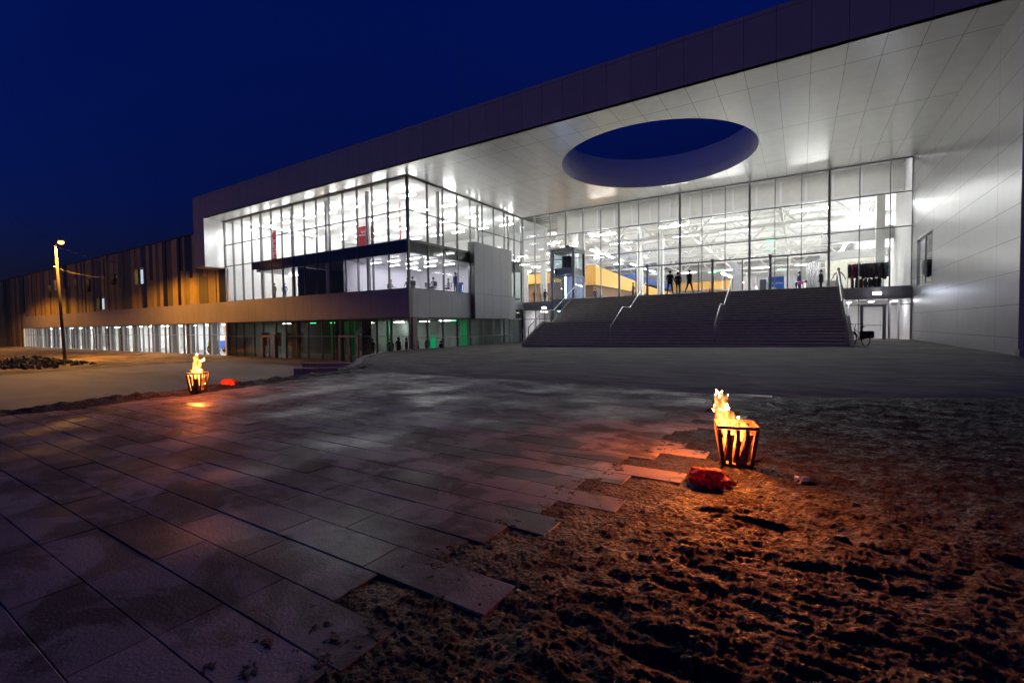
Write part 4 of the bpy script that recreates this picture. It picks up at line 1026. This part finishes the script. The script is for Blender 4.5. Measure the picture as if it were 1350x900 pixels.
# ice machine behind the ribbon window
t = thing('ice_machine', 'blue and white rink machine on black wheels behind the ribbon window', 'vehicle', (-57.3, YF + 3.2, -1.0))
mb = P('machine_blue', (.04, .13, .55), .4)
obj('body', BX(-1.1, 1.1, -.8, .8, .45, 1.35, bev=.08), mb, t, local=True); obj('tank', BX(-.2, 1.1, -.75, .75, 1.352, 1.95, bev=.1), M['whitepaint'], t, local=True); obj('canopy', BX(-1.0, .6, -.7, .7, 2.3, 2.36), mb, t, local=True)
for sx in (-.7, .7):
    for sy in (-.82, .82):
        w_ = obj('wheel', TB([(sx, sy - .12, .4), (sx, sy + .12, .4)], .4, 20), M['tyre'], t, local=True); obj('hub', TB([(sx, sy - .14, .4), (sx, sy + .14, .4)], .16, 12), M['rim'], w_, local=True)
for sx in (-.9, .5): obj('canopy_post', TB([(sx, -.6, 1.3), (sx, -.6, 2.3)], .03, 6), M['black'], t, local=True)
# stalls in the big hall
t = thing('feather_banner', 'tall white arched banner with red foot in the big hall', 'banner', (-5.2, 45.5, hf))
poly = [(-.1, .5), (.75, .5), (.78, 1.6), (.72, 2.3), (.55, 2.8), (.25, 3.1), (-.2, 3.2), (-.55, 3.15), (-.2, 2.95), (-.05, 2.4)]
obj('cloth', PR(poly, -.012, .012), M['whitepaint'], t, local=True); obj('red_foot', BX(-.3, .85, -.02, .02, .1, .498), P('red_print', (.75, .10, .08), .6), t, local=True); obj('pole', TB([(-.13, 0, 0), (-.13, 0, 2.9)], .02, 6), M['rail'], t, local=True)
def unit(x, yy, w, h_, label, mat='whitepaint', name='exhibition_panel'):
    t = thing(name, label, 'panel', (x, yy, hf)); obj('panel', BX(-w / 2, w / 2, -.15, .15, .08, h_, bev=.02), M[mat], t, local=True)
    obj('plinth', BX(-w / 2 + .05, w / 2 - .05, -.1, .1, 0, .078), M['black'], t, local=True); return t
unit(-3.95, 47, 1.0, 1.9, 'white stall panel right of the arched banner')
f_ = unit(-2.65, 47.2, 1.5, 1.75, 'white panel with a round grey fan emblem')
bm = bmesh.new()
for q in range(3):
    r_ = .55 - q * .17
    for k in range(32):
        a, c = 2 * PI * k / 32, 2 * PI * (k + 1) / 32
        v = [bm.verts.new((rr_ * math.cos(an), -.157 - q * .002, 1.0 + rr_ * math.sin(an))) for rr_, an in ((r_, a), (r_, c), (r_ - .09, c), (r_ - .09, a))]; bm.faces.new(v)
for k in range(8):
    a = 2 * PI * k / 8; bar(bm, (.08 * math.cos(a), -.165, 1 + .08 * math.sin(a)), (.52 * math.cos(a + .4), -.165, 1 + .52 * math.sin(a + .4)), .05, .01)
obj('emblem', bm, P('emblem_grey', (.5, .52, .55), .6), f_, local=True)
bl = unit(-1.8, 45, 1.15, 1.55, 'blue advertising board with white lettering and a white disc', 'blue', 'advertising_board')
bm = text_bm('CLEAN', .26); bmesh.ops.rotate(bm, verts=bm.verts[:], cent=(0, 0, 0), matrix=Matrix.Rotation(PI / 2, 3, 'X')); bmesh.ops.translate(bm, verts=bm.verts[:], vec=(.08, -.165, 1.0)); obj('lettering', bm, M['whitepaint'], bl, local=True)
obj('disc', TB([(-.2, -.15, .45), (-.2, -.17, .45)], .26, 24), M['whitepaint'], bl, local=True)
unit(-2.75, 44.6, .45, 1.35, 'narrow dark blue cabinet left of the blue board', 'frame', 'stall_cabinet')
unit(-.9, 47.5, .9, 1.7, 'white stall panel left of the person in the blue suit'); unit(2.0, 44.2, .8, .95, 'low white stall cabinet by the thick grey post')
t = thing('curtain', 'tall white gathered curtain hanging in the big hall', 'curtain', (.85, 47.5, hf))
bm = bmesh.new(); pr = None
for k in range(49):
    u = k / 48; cur = [bm.verts.new((-.5 + u, .07 * math.sin(u * 40) * s_, z)) for z, s_ in ((.3, 1), (2.9, .7))]
    if pr: bm.faces.new((pr[0], cur[0], cur[1], pr[1])).smooth = True
    pr = cur
o = obj('cloth', bm, M['whitepaint'], t, local=True); sm = o.modifiers.new('thick', 'SOLIDIFY'); sm.thickness = .01
obj('rail', TB([(-.55, 0, 2.93), (.55, 0, 2.93)], .03, 8), M['rail'], t, local=True)
for x, w_ in ((-20.0, 2.4), (-15.6, 1.8), (-10.0, 2.6), (-6.3, 1.6)):
    t = thing('counter', 'low pale counter %s' % {-20.0: 'behind the lift', -15.6: 'left of the grey jacketed person', -10.0: 'behind the three people', -6.3: 'left of the arched banner'}[x], 'counter', (x, 50, hf))
    obj('front', BX(-w_ / 2, w_ / 2, -.3, .3, 0, .9), M['whitepaint'] if x < -8 else M['ochre'], t, local=True); obj('top', BX(-w_ / 2 - .05, w_ / 2 + .05, -.35, .35, .902, .95), M['brown'], t, local=True)
t = thing('traffic_cone', 'small red and white cone at the foot of a door post', 'cone', (-6.15, YB - .75, hf)); bm = TB([(0, 0, .02), (0, 0, .5)], .14, 14, .03); obj('cone', bm, M['red'], t, local=True); obj('base', BX(-.18, .18, -.18, .18, 0, .025), M['red'], t, local=True)
# clothes rack with garments
RX0, RX1, RYY, RZ = 2.95, 5.45, 43.0, hf + 2.1
t = thing('clothes_rack', 'long clothes rack full of dark jackets behind the glass above the porch', 'rack', ((RX0 + RX1) / 2, RYY, hf))
obj('rail', TB([(RX0, RYY, RZ), (RX1, RYY, RZ)], .02, 8), M['rail'], t)
for x in (RX0, RX1): obj('post', TB([(x, RYY, hf + .05), (x, RYY, RZ)], .02, 8), M['rail'], t); obj('foot', BX(x - .04, x + .04, RYY - .35, RYY + .35, hf, hf + .05), M['black'], t)
obj('lower_rail', TB([(RX0, RYY, hf + .95), (RX1, RYY, hf + .95)], .015, 8), M['rail'], t)
gr = random.Random(5)
def garment(x, z, ln, col, label, rz, scale=1.):
    t = thing('jacket', label, 'jacket', (x, RYY, z), rz, 'jackets on the clothes rack')
    bm = bmesh.new(); rings = []
    for f_, wx, dy in ((0, .06, .05), (.06, .24, .06), (.18, .27, .09), (.5, .25, .10), (.8, .28, .10), (1, .30, .09)):
        rings.append([bm.verts.new((wx * math.cos(2 * PI * q / 12) * (1 + .08 * gr.uniform(-1, 1)), dy * math.sin(2 * PI * q / 12) * (1 + .2 * gr.uniform(-1, 1)), -.1 - f_ * ln)) for q in range(12)])
    for a, c in zip(rings, rings[1:]):
        for q in range(12): bm.faces.new((a[q], a[(q + 1) % 12], c[(q + 1) % 12], c[q]))
    bm.faces.new(rings[0]); bm.faces.new(rings[-1])
    mt = P('jacket_cloth', col, .85)
    smooth(obj('body', bm, mt, t, local=True))
    for s_ in (-1, 1): obj('sleeve', TB([(s_ * .22, 0, -.16), (s_ * .31, .02, -.45), (s_ * .31, .03, -.8 * min(1, ln))], [.06, .055, .045], 8), mt, t, local=True)
    obj('hanger', TB([(0, 0, -.1), (0, 0, -.03), (.02, 0, 0), (0, 0, .022)], .006, 5), M['rail'], t, local=True)
cols = [(.012, .012, .016), (.02, .018, .016), (.05, .008, .012), (.014, .016, .03), (.03, .03, .03), (.012, .014, .014)]
for k in range(15):
    x = RX0 + .12 + k * .16; c_ = cols[gr.randrange(6)]
    lab = 'dark jacket hanging in the row of jackets on the rack'
    if k == 1: c_ = (.25, .015, .03); lab = 'dark red jacket near the left end of the rack'
    if k == 11: c_ = (.10, .10, .11); lab = 'grey jacket near the right end of the rack'
    if k == 14: c_ = (.0, .10, .10); lab = 'teal jacket at the right end of the rack'
    garment(x, RZ, gr.uniform(.95, 1.25), c_, lab, gr.uniform(1.1, 1.9))
for k in range(7):
    garment(RX0 + .3 + k * .26, hf + .98, .78, cols[k % 6], 'dark garment hanging on the lower rail of the rack', gr.uniform(1.1, 1.9))
t = thing('jacket', 'dark coat hanging behind the side wall window', 'jacket', (7.2, 37.3, 6.0)); bm = bmesh.new(); rings = []
for z, wx, wy in ((0, .05, .05), (-.1, .12, .26), (-.8, .14, .28), (-1.5, .15, .32)): rings.append([bm.verts.new((wx * math.cos(2 * PI * q / 12), wy * math.sin(2 * PI * q / 12), z)) for q in range(12)])
for a, c in zip(rings, rings[1:]):
    for q in range(12): bm.faces.new((a[q], a[(q + 1) % 12], c[(q + 1) % 12], c[q]))
smooth(obj('body', bm, M['blackfab'], t, local=True)); obj('hook', TB([(0, 0, -.02), (0, 0, .25), (.7, 0, .25)], .012, 6), M['rail'], t, local=True)

# ------------------------------------------------------------------ bicycle leaning beside the stairs
bk = thing('bicycle', 'black city bicycle with panniers parked beside the stair foot', 'bicycle', (2.62, 30.6, .36), math.radians(116))
def wheel(x):
    bm = bmesh.new(); n = 28; pts = []
    rings = []
    for k in range(n):
        a = 2 * PI * k / n; ring = []
        for q in range(8):
            b_ = 2 * PI * q / 8; r_ = .335 + .022 * math.cos(b_); ring.append(bm.verts.new((x + r_ * math.cos(a), .022 * math.sin(b_), .345 + r_ * math.sin(a))))
        rings.append(ring)
    for k in range(n):
        for q in range(8): bm.faces.new((rings[k][q], rings[(k + 1) % n][q], rings[(k + 1) % n][(q + 1) % 8], rings[k][(q + 1) % 8])).smooth = True
    w = obj('wheel', bm, M['tyre'], bk, local=True)
    bm = bmesh.new()
    for k in range(14): a = 2 * PI * k / 14; tube(bm, [(x, 0, .345), (x + .315 * math.cos(a), 0, .345 + .315 * math.sin(a))], .003, 4)
    tube(bm, [(x, -.05, .345), (x, .05, .345)], .025, 8); obj('spokes', bm, M['rim'], w, local=True)
    bm = bmesh.new(); tube(bm, [(x + .39 * math.cos(a), 0, .345 + .39 * math.sin(a)) for a in [math.radians(d_) for d_ in range(10, 171, 16)]], .025, 6); obj('mudguard', bm, M['black'], bk, local=True)
wheel(-.55); wheel(.55)
fm_ = bmesh.new()
for p, q in (((-.55, 0, .345), (-.1, 0, .33)), ((-.55, 0, .345), (-.22, 0, .85)), ((-.1, 0, .33), (-.25, 0, .95)), ((-.1, 0, .33), (.38, 0, .78)), ((-.18, 0, .6), (.36, 0, .86)), ((.34, 0, .98), (.40, 0, .72)), ((.40, 0, .72), (.55, .06, .345)), ((.40, 0, .72), (.55, -.06, .345))): tube(fm_, [p, q], .018, 8)
obj('frame', fm_, M['black'], bk, local=True)
obj('saddle', BX(-.40, -.14, -.08, .08, .96, 1.03, bev=.03), M['black'], bk, local=True)
bm = TB([(.34, 0, .95), (.31, 0, 1.12)], .014, 8); tube(bm, [(.12, -.29, 1.12), (.28, -.22, 1.15), (.33, 0, 1.13), (.28, .22, 1.15), (.12, .29, 1.12)], .014, 8); obj('handlebar', bm, M['black'], bk, local=True)
obj('luggage_rack', BX(-.85, -.3, -.07, .07, .745, .765), M['black'], bk, local=True)
for s_ in (-1, 1): obj('pannier', BX(-.85, -.42, s_ * .16 - .09, s_ * .16 + .09, .40, .78, bev=.04), M['blackfab'], bk, local=True)
bm = TB([(-.1, -.12, .33), (-.1, .12, .33)], .03, 8); bar(bm, (-.1, .12, .33), (.05, .12, .25), .02, .02); bar(bm, (-.1, -.12, .33), (-.25, -.12, .41), .02, .02); box(bm, .02, .1, .12, .2, .235, .26); box(bm, -.29, -.21, -.2, -.12, .4, .425); obj('crank', bm, M['black'], bk, local=True)
obj('rear_light', BX(-.99, -.95, -.03, .03, .5, .56), M['red'], bk, local=True)

# ------------------------------------------------------------------ fire baskets
fm, nt, b = nodes('flame'); nt.nodes.clear()
o_ = nt.nodes.new('ShaderNodeOutputMaterial'); em = nt.nodes.new('ShaderNodeEmission'); em.inputs[0].default_value = (1., .27, .042, 1)
nz = nt.nodes.new('ShaderNodeTexNoise'); nz.inputs['Scale'].default_value = 13; nz.inputs['Detail'].default_value = 3
tcg = nt.nodes.new('ShaderNodeNewGeometry'); sq = nt.nodes.new('ShaderNodeVectorMath'); sq.operation = 'MULTIPLY'; sq.inputs[1].default_value = (1, 1, .5)
nt.links.new(tcg.outputs['Position'], sq.inputs[0]); nt.links.new(sq.outputs[0], nz.inputs['Vector'])
mr = nt.nodes.new('ShaderNodeMapRange'); mr.inputs[1].default_value = .36; mr.inputs[2].default_value = .62; mr.inputs[3].default_value = 4.; mr.inputs[4].default_value = 62.
nt.links.new(nz.outputs['Fac'], mr.inputs[0]); nt.links.new(mr.outputs[0], em.inputs[1]); nt.links.new(em.outputs[0], o_.inputs['Volume'])
M['flame'] = fm
def fire_basket(loc, rz, label, tongues, logs, power, seed, T, B_):
    t = thing('fire_basket', label, 'fire basket', loc, rz, 'burning fire baskets')
    H = .50
    bm = bmesh.new()
    for sx, sy, ex, ey in ((-1, -1, 1, -1), (1, -1, 1, 1), (1, 1, -1, 1), (-1, 1, -1, -1)):
        bar(bm, (sx * T, sy * T, H - .012), (ex * T, ey * T, H - .012), .006, .03)
        bar(bm, (sx * (T - .004), sy * (T - .004), H + .004), (ex * (T - .004), ey * (T - .004), H + .004), .02, .006)
    rim = obj('rim', bm, M['rust'], t, local=True); bm = bmesh.new()
    for sx, sy, ex, ey in ((-1, -1, 1, -1), (1, -1, 1, 1), (1, 1, -1, 1), (-1, 1, -1, -1)): bar(bm, (sx * B_, sy * B_, .06), (ex * B_, ey * B_, .06), .006, .03)
    obj('lower_band', bm, M['rust'], t, local=True)
    for sx, sy, ex, ey in ((-1, -1, 1, -1), (1, -1, 1, 1), (1, 1, -1, 1), (-1, 1, -1, -1)):
        for k in range(5):
            u = -.98 + 1.96 * k / 4 if k not in (0, 4) else (-.93 if k == 0 else .93)
            u = -.93 + 1.86 * k / 4
            if sy == ey: p, q = (u * B_, sy * B_, .0), (u * T, sy * T, H - .03)
            else: p, q = (sx * B_, u * B_, .0), (sx * T, u * T, H - .03)
            bm = bmesh.new(); p = Vector(p); q = Vector(q); d = Vector((1, 0, 0)) if sy == ey else Vector((0, 1, 0)); wd = .019; th = Vector((0, 1, 0)) * sy * .004 if sy == ey else Vector((1, 0, 0)) * sx * .004
            vs = [bm.verts.new(c + s_ * d * wd + tt * th) for c in (p, q) for s_ in (-1, 1) for tt in (0, 1)]
            for f_ in ((0, 1, 3, 2), (4, 6, 7, 5), (0, 4, 5, 1), (2, 3, 7, 6), (0, 2, 6, 4), (1, 5, 7, 3)): bm.faces.new([vs[i] for i in f_])
            obj('slat', bm, M['rust'], t, local=True)
    obj('grate', BX(-B_ + .01, B_ - .01, -B_ + .01, B_ - .01, .05, .062), M['rust'], t, local=True)
    for p, q, r_ in logs:
        bm = bmesh.new(); p = Vector(p); q = Vector(q); pts = [p.lerp(q, i / 5) for i in range(6)]; tube(bm, pts, [r_ * (1 + .12 * noise.noise((i * 1.7, r_ * 99, seed))) for i in range(6)], 7)
        for f_ in bm.faces: f_.smooth = False
        obj('log', bm, M['bark'], t, local=True)
    eb = random.Random(seed)
    for k in range(9):
        bm = bmesh.new(); bmesh.ops.create_icosphere(bm, subdivisions=1, radius=.03)
        bmesh.ops.translate(bm, verts=bm.verts[:], vec=(eb.uniform(-.11, .11), eb.uniform(-.11, .11), .085)); obj('ember', bm, M['ember'], t, local=True)
    bm = bmesh.new()
    for pts, rad in tongues:
        n = 14; rings = []
        # dense spline of the tongue
        P_ = [Vector(p) for p in pts]; N = 26
        for i in range(N + 1):
            u = i / N * (len(P_) - 1); a = min(int(u), len(P_) - 2); f_ = u - a; f2 = f_ * f_ * (3 - 2 * f_)
            c = P_[a].lerp(P_[a + 1], f2); r_ = rad[a] + (rad[a + 1] - rad[a]) * f2
            ring = []
            for q in range(n):
                an = 2 * PI * q / n; dx, dy = math.cos(an), math.sin(an)
                nn = noise.fractal((dx * 1.2 + seed, dy * 1.2, c.z * 11), .9, 2, 3)
                ring.append(bm.verts.new(c + Vector((dx, dy, 0)) * r_ * (1 + .75 * nn) + Vector((.012 * noise.noise((c.z * 16, seed, 3)), 0, .035 * nn))))
            rings.append(ring)
        for a, c in zip(rings, rings[1:]):
            for q in range(n): bm.faces.new((a[q], a[(q + 1) % n], c[(q + 1) % n], c[q])).smooth = True
        bm.faces.new(rings[0]); bm.faces.new(rings[-1])
    obj('flames', bm, M['flame'], t, local=True)
    for dz, pw, rad_ in ((.70, power, .10), (.30, power * .35, .06)):
        ld = bpy.data.lights.new('fire_light', 'POINT'); ld.energy = pw; ld.color = (1., .19, .035); ld.shadow_soft_size = rad_
        lo = bpy.data.objects.new('fire_light', ld); C.objects.link(lo); lo.location = (-.12 if dz > .5 and seed == 1 else -.03, 0, dz); lo.parent = t
    return t
# flames lean to the left of the near basket
fire_basket((-.62, 5.74, -.03), math.radians(14), 'nearer burning fire basket on the mud at the right of the paving',
    [([(-.02, .0, .25), (-.05, 0, .42), (-.12, 0, .56), (-.17, 0, .68), (-.16, 0, .78), (-.15, 0, .86)], [.06, .11, .085, .062, .045, .012]),
     ([(-.02, .02, .45), (-.09, .02, .62), (-.21, .02, .64), (-.225, .02, .70)], [.06, .05, .030, .006]),
     ([(-.12, -.01, .66), (-.17, -.01, .80), (-.205, -.01, .87)], [.05, .03, .005]),
     ([(.06, -.03, .36), (.05, -.03, .48), (.02, -.03, .57)], [.06, .07, .01]), ([(-.14, .02, .70), (-.09, .02, .79), (-.08, .02, .82)], [.04, .02, .004])],
    [((-.1, -.08, .07), (-.06, -.1, .40), .042), ((.03, -.1, .07), (.12, -.13, .42), .045), ((.1, .05, .07), (.06, .1, .36), .05), ((-.08, .09, .07), (-.12, .1, .3), .045), ((0, 0, .07), (.03, -.04, .33), .05)], 210., 1, .205, .145)
fire_basket((-13.0, 5.66, .02), math.radians(38), 'farther burning fire basket on the dark bank at the left of the paving',
    [([(.0, .0, .18), (0, 0, .40), (-.03, 0, .56), (.0, 0, .74), (-.02, 0, .88), (.0, 0, .96)], [.07, .13, .10, .075, .05, .012]),
     ([(.0, 0, .55), (.03, .0, .80), (.13, .0, .80), (.17, .0, .85)], [.06, .05, .035, .006]),
     ([(-.12, 0, .2), (-.15, 0, .32), (-.16, 0, .42)], [.03, .035, .006]), ([(.13, .0, .2), (.14, 0, .3), (.16, 0, .40)], [.03, .035, .006])],
    [((-.08, -.05, .07), (.02, -.08, .36), .05), ((.05, -.1, .07), (-.02, -.02, .33), .05), ((.1, .05, .07), (.06, .1, .36), .045), ((-.12, .06, .07), (-.12, .1, .3), .04)], 125., 2, .185, .125)

# crumpled sacks and a cup
def thin(m, k):
    # thin plastic lets part of the firelight through
    nt = m.node_tree; b = nt.nodes['Principled BSDF']; out = nt.nodes['Material Output']
    t = nt.nodes.new('ShaderNodeBsdfTranslucent'); t.inputs[0].default_value = b.inputs['Base Color'].default_value
    mx = nt.nodes.new('ShaderNodeMixShader'); mx.inputs[0].default_value = k
    nt.links.new(b.outputs[0], mx.inputs[1]); nt.links.new(t.outputs[0], mx.inputs[2]); nt.links.new(mx.outputs[0], out.inputs[0]); return m
def sack(name, loc, s, rz, mat, label, seed, cat='bag'):
    bm = bmesh.new(); bmesh.ops.create_icosphere(bm, subdivisions=5, radius=1)
    for v in bm.verts:
        p = v.co.copy()
        d = 1 + .30 * noise.fractal((p.x * 1.3 + seed, p.y * 1.3, p.z * 1.3), .9, 2, 3) - .22 * abs(noise.noise((p.x * 3.2 + seed, p.y * 3.2, p.z * 3.2))) - .10 * abs(noise.noise((p.x * 7 + seed, p.y * 7, p.z * 7)))
        q = p * d; v.co = Vector((q.x * s[0], q.y * s[1], max(-.25, q.z) * s[2] + .25 * s[2]))
    o = obj(name, bm, mat); smooth(o); o.location = loc; o.rotation_euler = (0, 0, rz); tag(o, label, cat)
    return o
sk = P('red_mesh_sack', (.58, .05, .035), .55, noise_amt=.25, nscale=30, bump=.5, bscale=90)
thin(sk, .45)
sack('empty_sack', (-.76, 4.93, -.03), (.26, .16, .15), -.45, sk, 'crumpled red sack on the mud in front of the nearer fire basket', 3)
sack('empty_sack', (-13.75, 6.75, .05), (.26, .17, .13), .4, P('orange_red_sack', (.72, .09, .03), .55, bump=.4, bscale=60), 'orange red sack on the bank right of the farther fire basket', 8)
t = thing('drink_cup', 'small crushed pale cup on the mud right of the nearer fire basket', 'cup', (.03, 5.42, .0), .6)
bm = bmesh.new(); rings = []
for x, r_ in ((-.06, .045), (-.02, .034), (.02, .038), (.055, .03)): rings.append([bm.verts.new((x, r_ * math.cos(2 * PI * q / 14), .035 + r_ * .75 * math.sin(2 * PI * q / 14))) for q in range(14)])
for a, c in zip(rings, rings[1:]):
    for q in range(14): bm.faces.new((a[q], a[(q + 1) % 14], c[(q + 1) % 14], c[q]))
bm.faces.new(rings[-1]); smooth(obj('cup_body', bm, thin(P('cup_plastic', (.8, .76, .72), .4), .6), t, local=True))
bm = bmesh.new(); tube(bm, [(-.06, .046 * math.cos(a), .035 + .035 * math.sin(a)) for a in [2 * PI * k / 14 for k in range(15)]], .004, 5); obj('cup_rim', bm, M['whitepaint'], t, local=True)

# ------------------------------------------------------------------ lamp pole, wires, mast, rubble
lp = thing('lamp_pole', 'leaning wooden pole with a glowing orange street lamp', 'street lamp', (-56.9, 13.93, -1.05))
TOPP = (-58.25, 13.93, 9.75)
obj('pole', TB([(-56.9, 13.93, -1.2), TOPP], .13, 10, .09), M['wood'], lp)
obj('bracket', TB([(-58.2, 13.95, 9.6), (-58.05, 14.05, 9.85), (-57.8, 14.2, 9.92)], .04, 8), M['railpost'], lp)
hd = obj('lamp_head', BX(-58.05, -57.4, 14.0, 14.42, 9.88, 10.06, bev=.06), M['liftframe'], lp)
bm = bmesh.new(); bmesh.ops.create_uvsphere(bm, u_segments=16, v_segments=10, radius=.24, matrix=Matrix.Translation((-57.72, 14.2, 9.83)) @ Matrix.Diagonal((1.5, .9, .8, 1)))
obj('bulb', bm, M['sodium'], hd)
obj('fuse_box', BX(-58.15, -57.8, 13.62, 13.8, 5.4, 6.3, bev=.03), M['liftframe'], lp); obj('insulator', TB([(-57.75, 13.7, 7.35), (-57.75, 13.7, 7.6)], .09, 8), M['cable'], lp)
def street_light(x, y, z, en):
    ld = bpy.data.lights.new('street_lamp_light', 'SPOT'); ld.energy = en; ld.color = (1., .43, .055); ld.shadow_soft_size = .15; ld.spot_size = math.radians(163.5); ld.spot_blend = .22
    lo = bpy.data.objects.new('street_lamp_light', ld); C.objects.link(lo); lo.location = (x, y, z)
street_light(-57.72, 14.2, 9.62, 15000)
lp2 = dup(lp, (-104, 11.5, -1.05), 0, 'second wooden lamp pole with orange street lamp farther down the road'); lp2['group'] = 'street lamps along the road'; lp['group'] = 'street lamps along the road'
street_light(-104.82, 11.77, 9.62, 15000)
def wire(p, q, sag, label):
    p, q = Vector(p), Vector(q); pts = [p.lerp(q, i / 24) - Vector((0, 0, sag * 4 * (i / 24) * (1 - i / 24))) for i in range(25)]
    tag(obj('overhead_cable', TB(pts, .022, 5), M['cable']), label, 'cable')
wire(TOPP, (-80, 15.5, 15.6), .1, 'thin cable running up to the left from the lamp pole top')
wire((-58.2, 13.9, 9.5), (-74.4, 24.3, 10.4), .3, 'thin cable from the lamp pole top to the gold wall')
wire((-57.75, 13.7, 7.5), (-69.5, 24.2, 8.9), .8, 'sagging cable from the middle of the lamp pole to the gold wall')
t = thing('roof_mast', 'thin vertical mast on the roof edge', 'mast', (-18.2, 23.5, ZR)); obj('rod', TB([(0, 0, 0), (0, 0, 5.6)], .018, 6, .009), M['frame_grey'], t, local=True); obj('foot', TB([(0, 0, -.06), (0, 0, .3)], .05, 8), M['frame_grey'], t, local=True)
# heap of rubble on the verge
bm = bmesh.new(); rr = random.Random(21)
for k in range(520):
    a = rr.gauss(0, 1); c = rr.gauss(0, 1)
    x, yy = -51.5 + a * 2.6 - c * 1.6, 10.3 + c * 1.2 + a * .5
    if x > -46: continue
    z = -.95 + max(0, 0.7 * math.exp(-((x + 51.5) / 3.4) ** 2 - ((yy - 10.3) / 2.0) ** 2)) * rr.uniform(.3, 1.0)
    s_ = rr.uniform(.07, .27)
    m_ = Matrix.Translation((x, yy, z)) @ Matrix.Rotation(rr.uniform(0, 6), 4, Vector((rr.random(), rr.random(), rr.random())).normalized()) @ Matrix.Diagonal((s_ * rr.uniform(.7, 2.2), s_, s_ * rr.uniform(.3, .8), 1))
    r_ = bmesh.ops.create_cube(bm, size=1, matrix=m_)
    for v in r_['verts']: v.co += Vector((rr.uniform(-.05, .05), rr.uniform(-.05, .05), rr.uniform(-.05, .05)))
tag(obj('rubble', bm, P('rubble', (.13, .10, .07), .9, noise_amt=.4, nscale=2)), kind='stuff')

# ------------------------------------------------------------------ sky, camera, render settings
w = bpy.data.worlds.new('World'); SC.world = w; w.use_nodes = True
nt = w.node_tree; bg = nt.nodes['Background']
sky = nt.nodes.new('ShaderNodeTexSky'); sky.sky_type = 'NISHITA'; sky.sun_disc = False
sky.sun_elevation = math.radians(-3.5); sky.sun_rotation = math.radians(200); sky.air_density = 1.; sky.dust_density = .5; sky.ozone_density = 3.
tint = nt.nodes.new('ShaderNodeMix'); tint.data_type = 'RGBA'; tint.blend_type = 'MULTIPLY'; tint.inputs[0].default_value = 1
nt.links.new(sky.outputs[0], tint.inputs[6])
tc = nt.nodes.new('ShaderNodeTexCoord'); sp = nt.nodes.new('ShaderNodeSeparateXYZ'); nt.links.new(tc.outputs['Generated'], sp.inputs[0])
el = nt.nodes.new('ShaderNodeValToRGB'); e = el.color_ramp.elements
e[0].position, e[0].color = 0., (.34, .38, .50, 1); e[1].position, e[1].color = .55, (.06, .55, 2.3, 1)
mid_ = el.color_ramp.elements.new(.22); mid_.color = (.12, .40, 1.5, 1)
nt.links.new(sp.outputs[2], el.inputs[0]); nt.links.new(el.outputs[0], tint.inputs[7])
# glow of the town low in the sky on the far side of the square
gz = math_node(nt, 'POWER', math_node(nt, 'SUBTRACT', 1., math_node(nt, 'ABSOLUTE', sp.outputs[2])), 3.)
gy = math_node(nt, 'MAXIMUM', 0., math_node(nt, 'MULTIPLY', sp.outputs[1], -1.))
gl_ = math_node(nt, 'MULTIPLY', gz, gy)
gv = nt.nodes.new('ShaderNodeVectorMath'); gv.operation = 'SCALE'; gv.inputs[0].default_value = (.060, .056, .032); nt.links.new(gl_, gv.inputs['Scale'])
ad = nt.nodes.new('ShaderNodeVectorMath'); ad.operation = 'ADD'
nt.links.new(tint.outputs[2], ad.inputs[0]); nt.links.new(gv.outputs[0], ad.inputs[1])
bg.inputs[1].default_value = 1.
nt.links.new(ad.outputs[0], bg.inputs[0])

f_px, pit, yaw, rol = 607.783311, math.radians(-1.86321833), math.radians(32.0824354), math.radians(-.69982005)
F = Vector((-math.sin(yaw) * math.cos(pit), math.cos(yaw) * math.cos(pit), math.sin(pit)))
r = F.cross(Vector((0, 0, 1))).normalized(); u = r.cross(F)
r2 = r * math.cos(rol) + u * math.sin(rol); u2 = -r * math.sin(rol) + u * math.cos(rol)
cd = bpy.data.cameras.new('Camera'); cam = bpy.data.objects.new('Camera', cd); C.objects.link(cam); SC.camera = cam
cam.matrix_world = Matrix(((r2.x, u2.x, -F.x, 0), (r2.y, u2.y, -F.y, 0), (r2.z, u2.z, -F.z, 1.6), (0, 0, 0, 1)))
cd.sensor_width = 36; cd.lens = f_px / 1350 * 36; cd.clip_start = .05; cd.clip_end = 2000
SC.view_settings.view_transform = 'Standard'; SC.view_settings.look = 'None'; SC.view_settings.exposure = 0; SC.view_settings.gamma = 1; SC.view_settings.use_curve_mapping = False
SC.render.engine = 'CYCLES'
cy = SC.cycles; cy.use_denoising = True; cy.max_bounces = 7; cy.diffuse_bounces = 4; cy.glossy_bounces = 3; cy.transmission_bounces = 4; cy.transparent_max_bounces = 24
cy.caustics_reflective = False; cy.caustics_refractive = False; cy.sample_clamp_indirect = 6
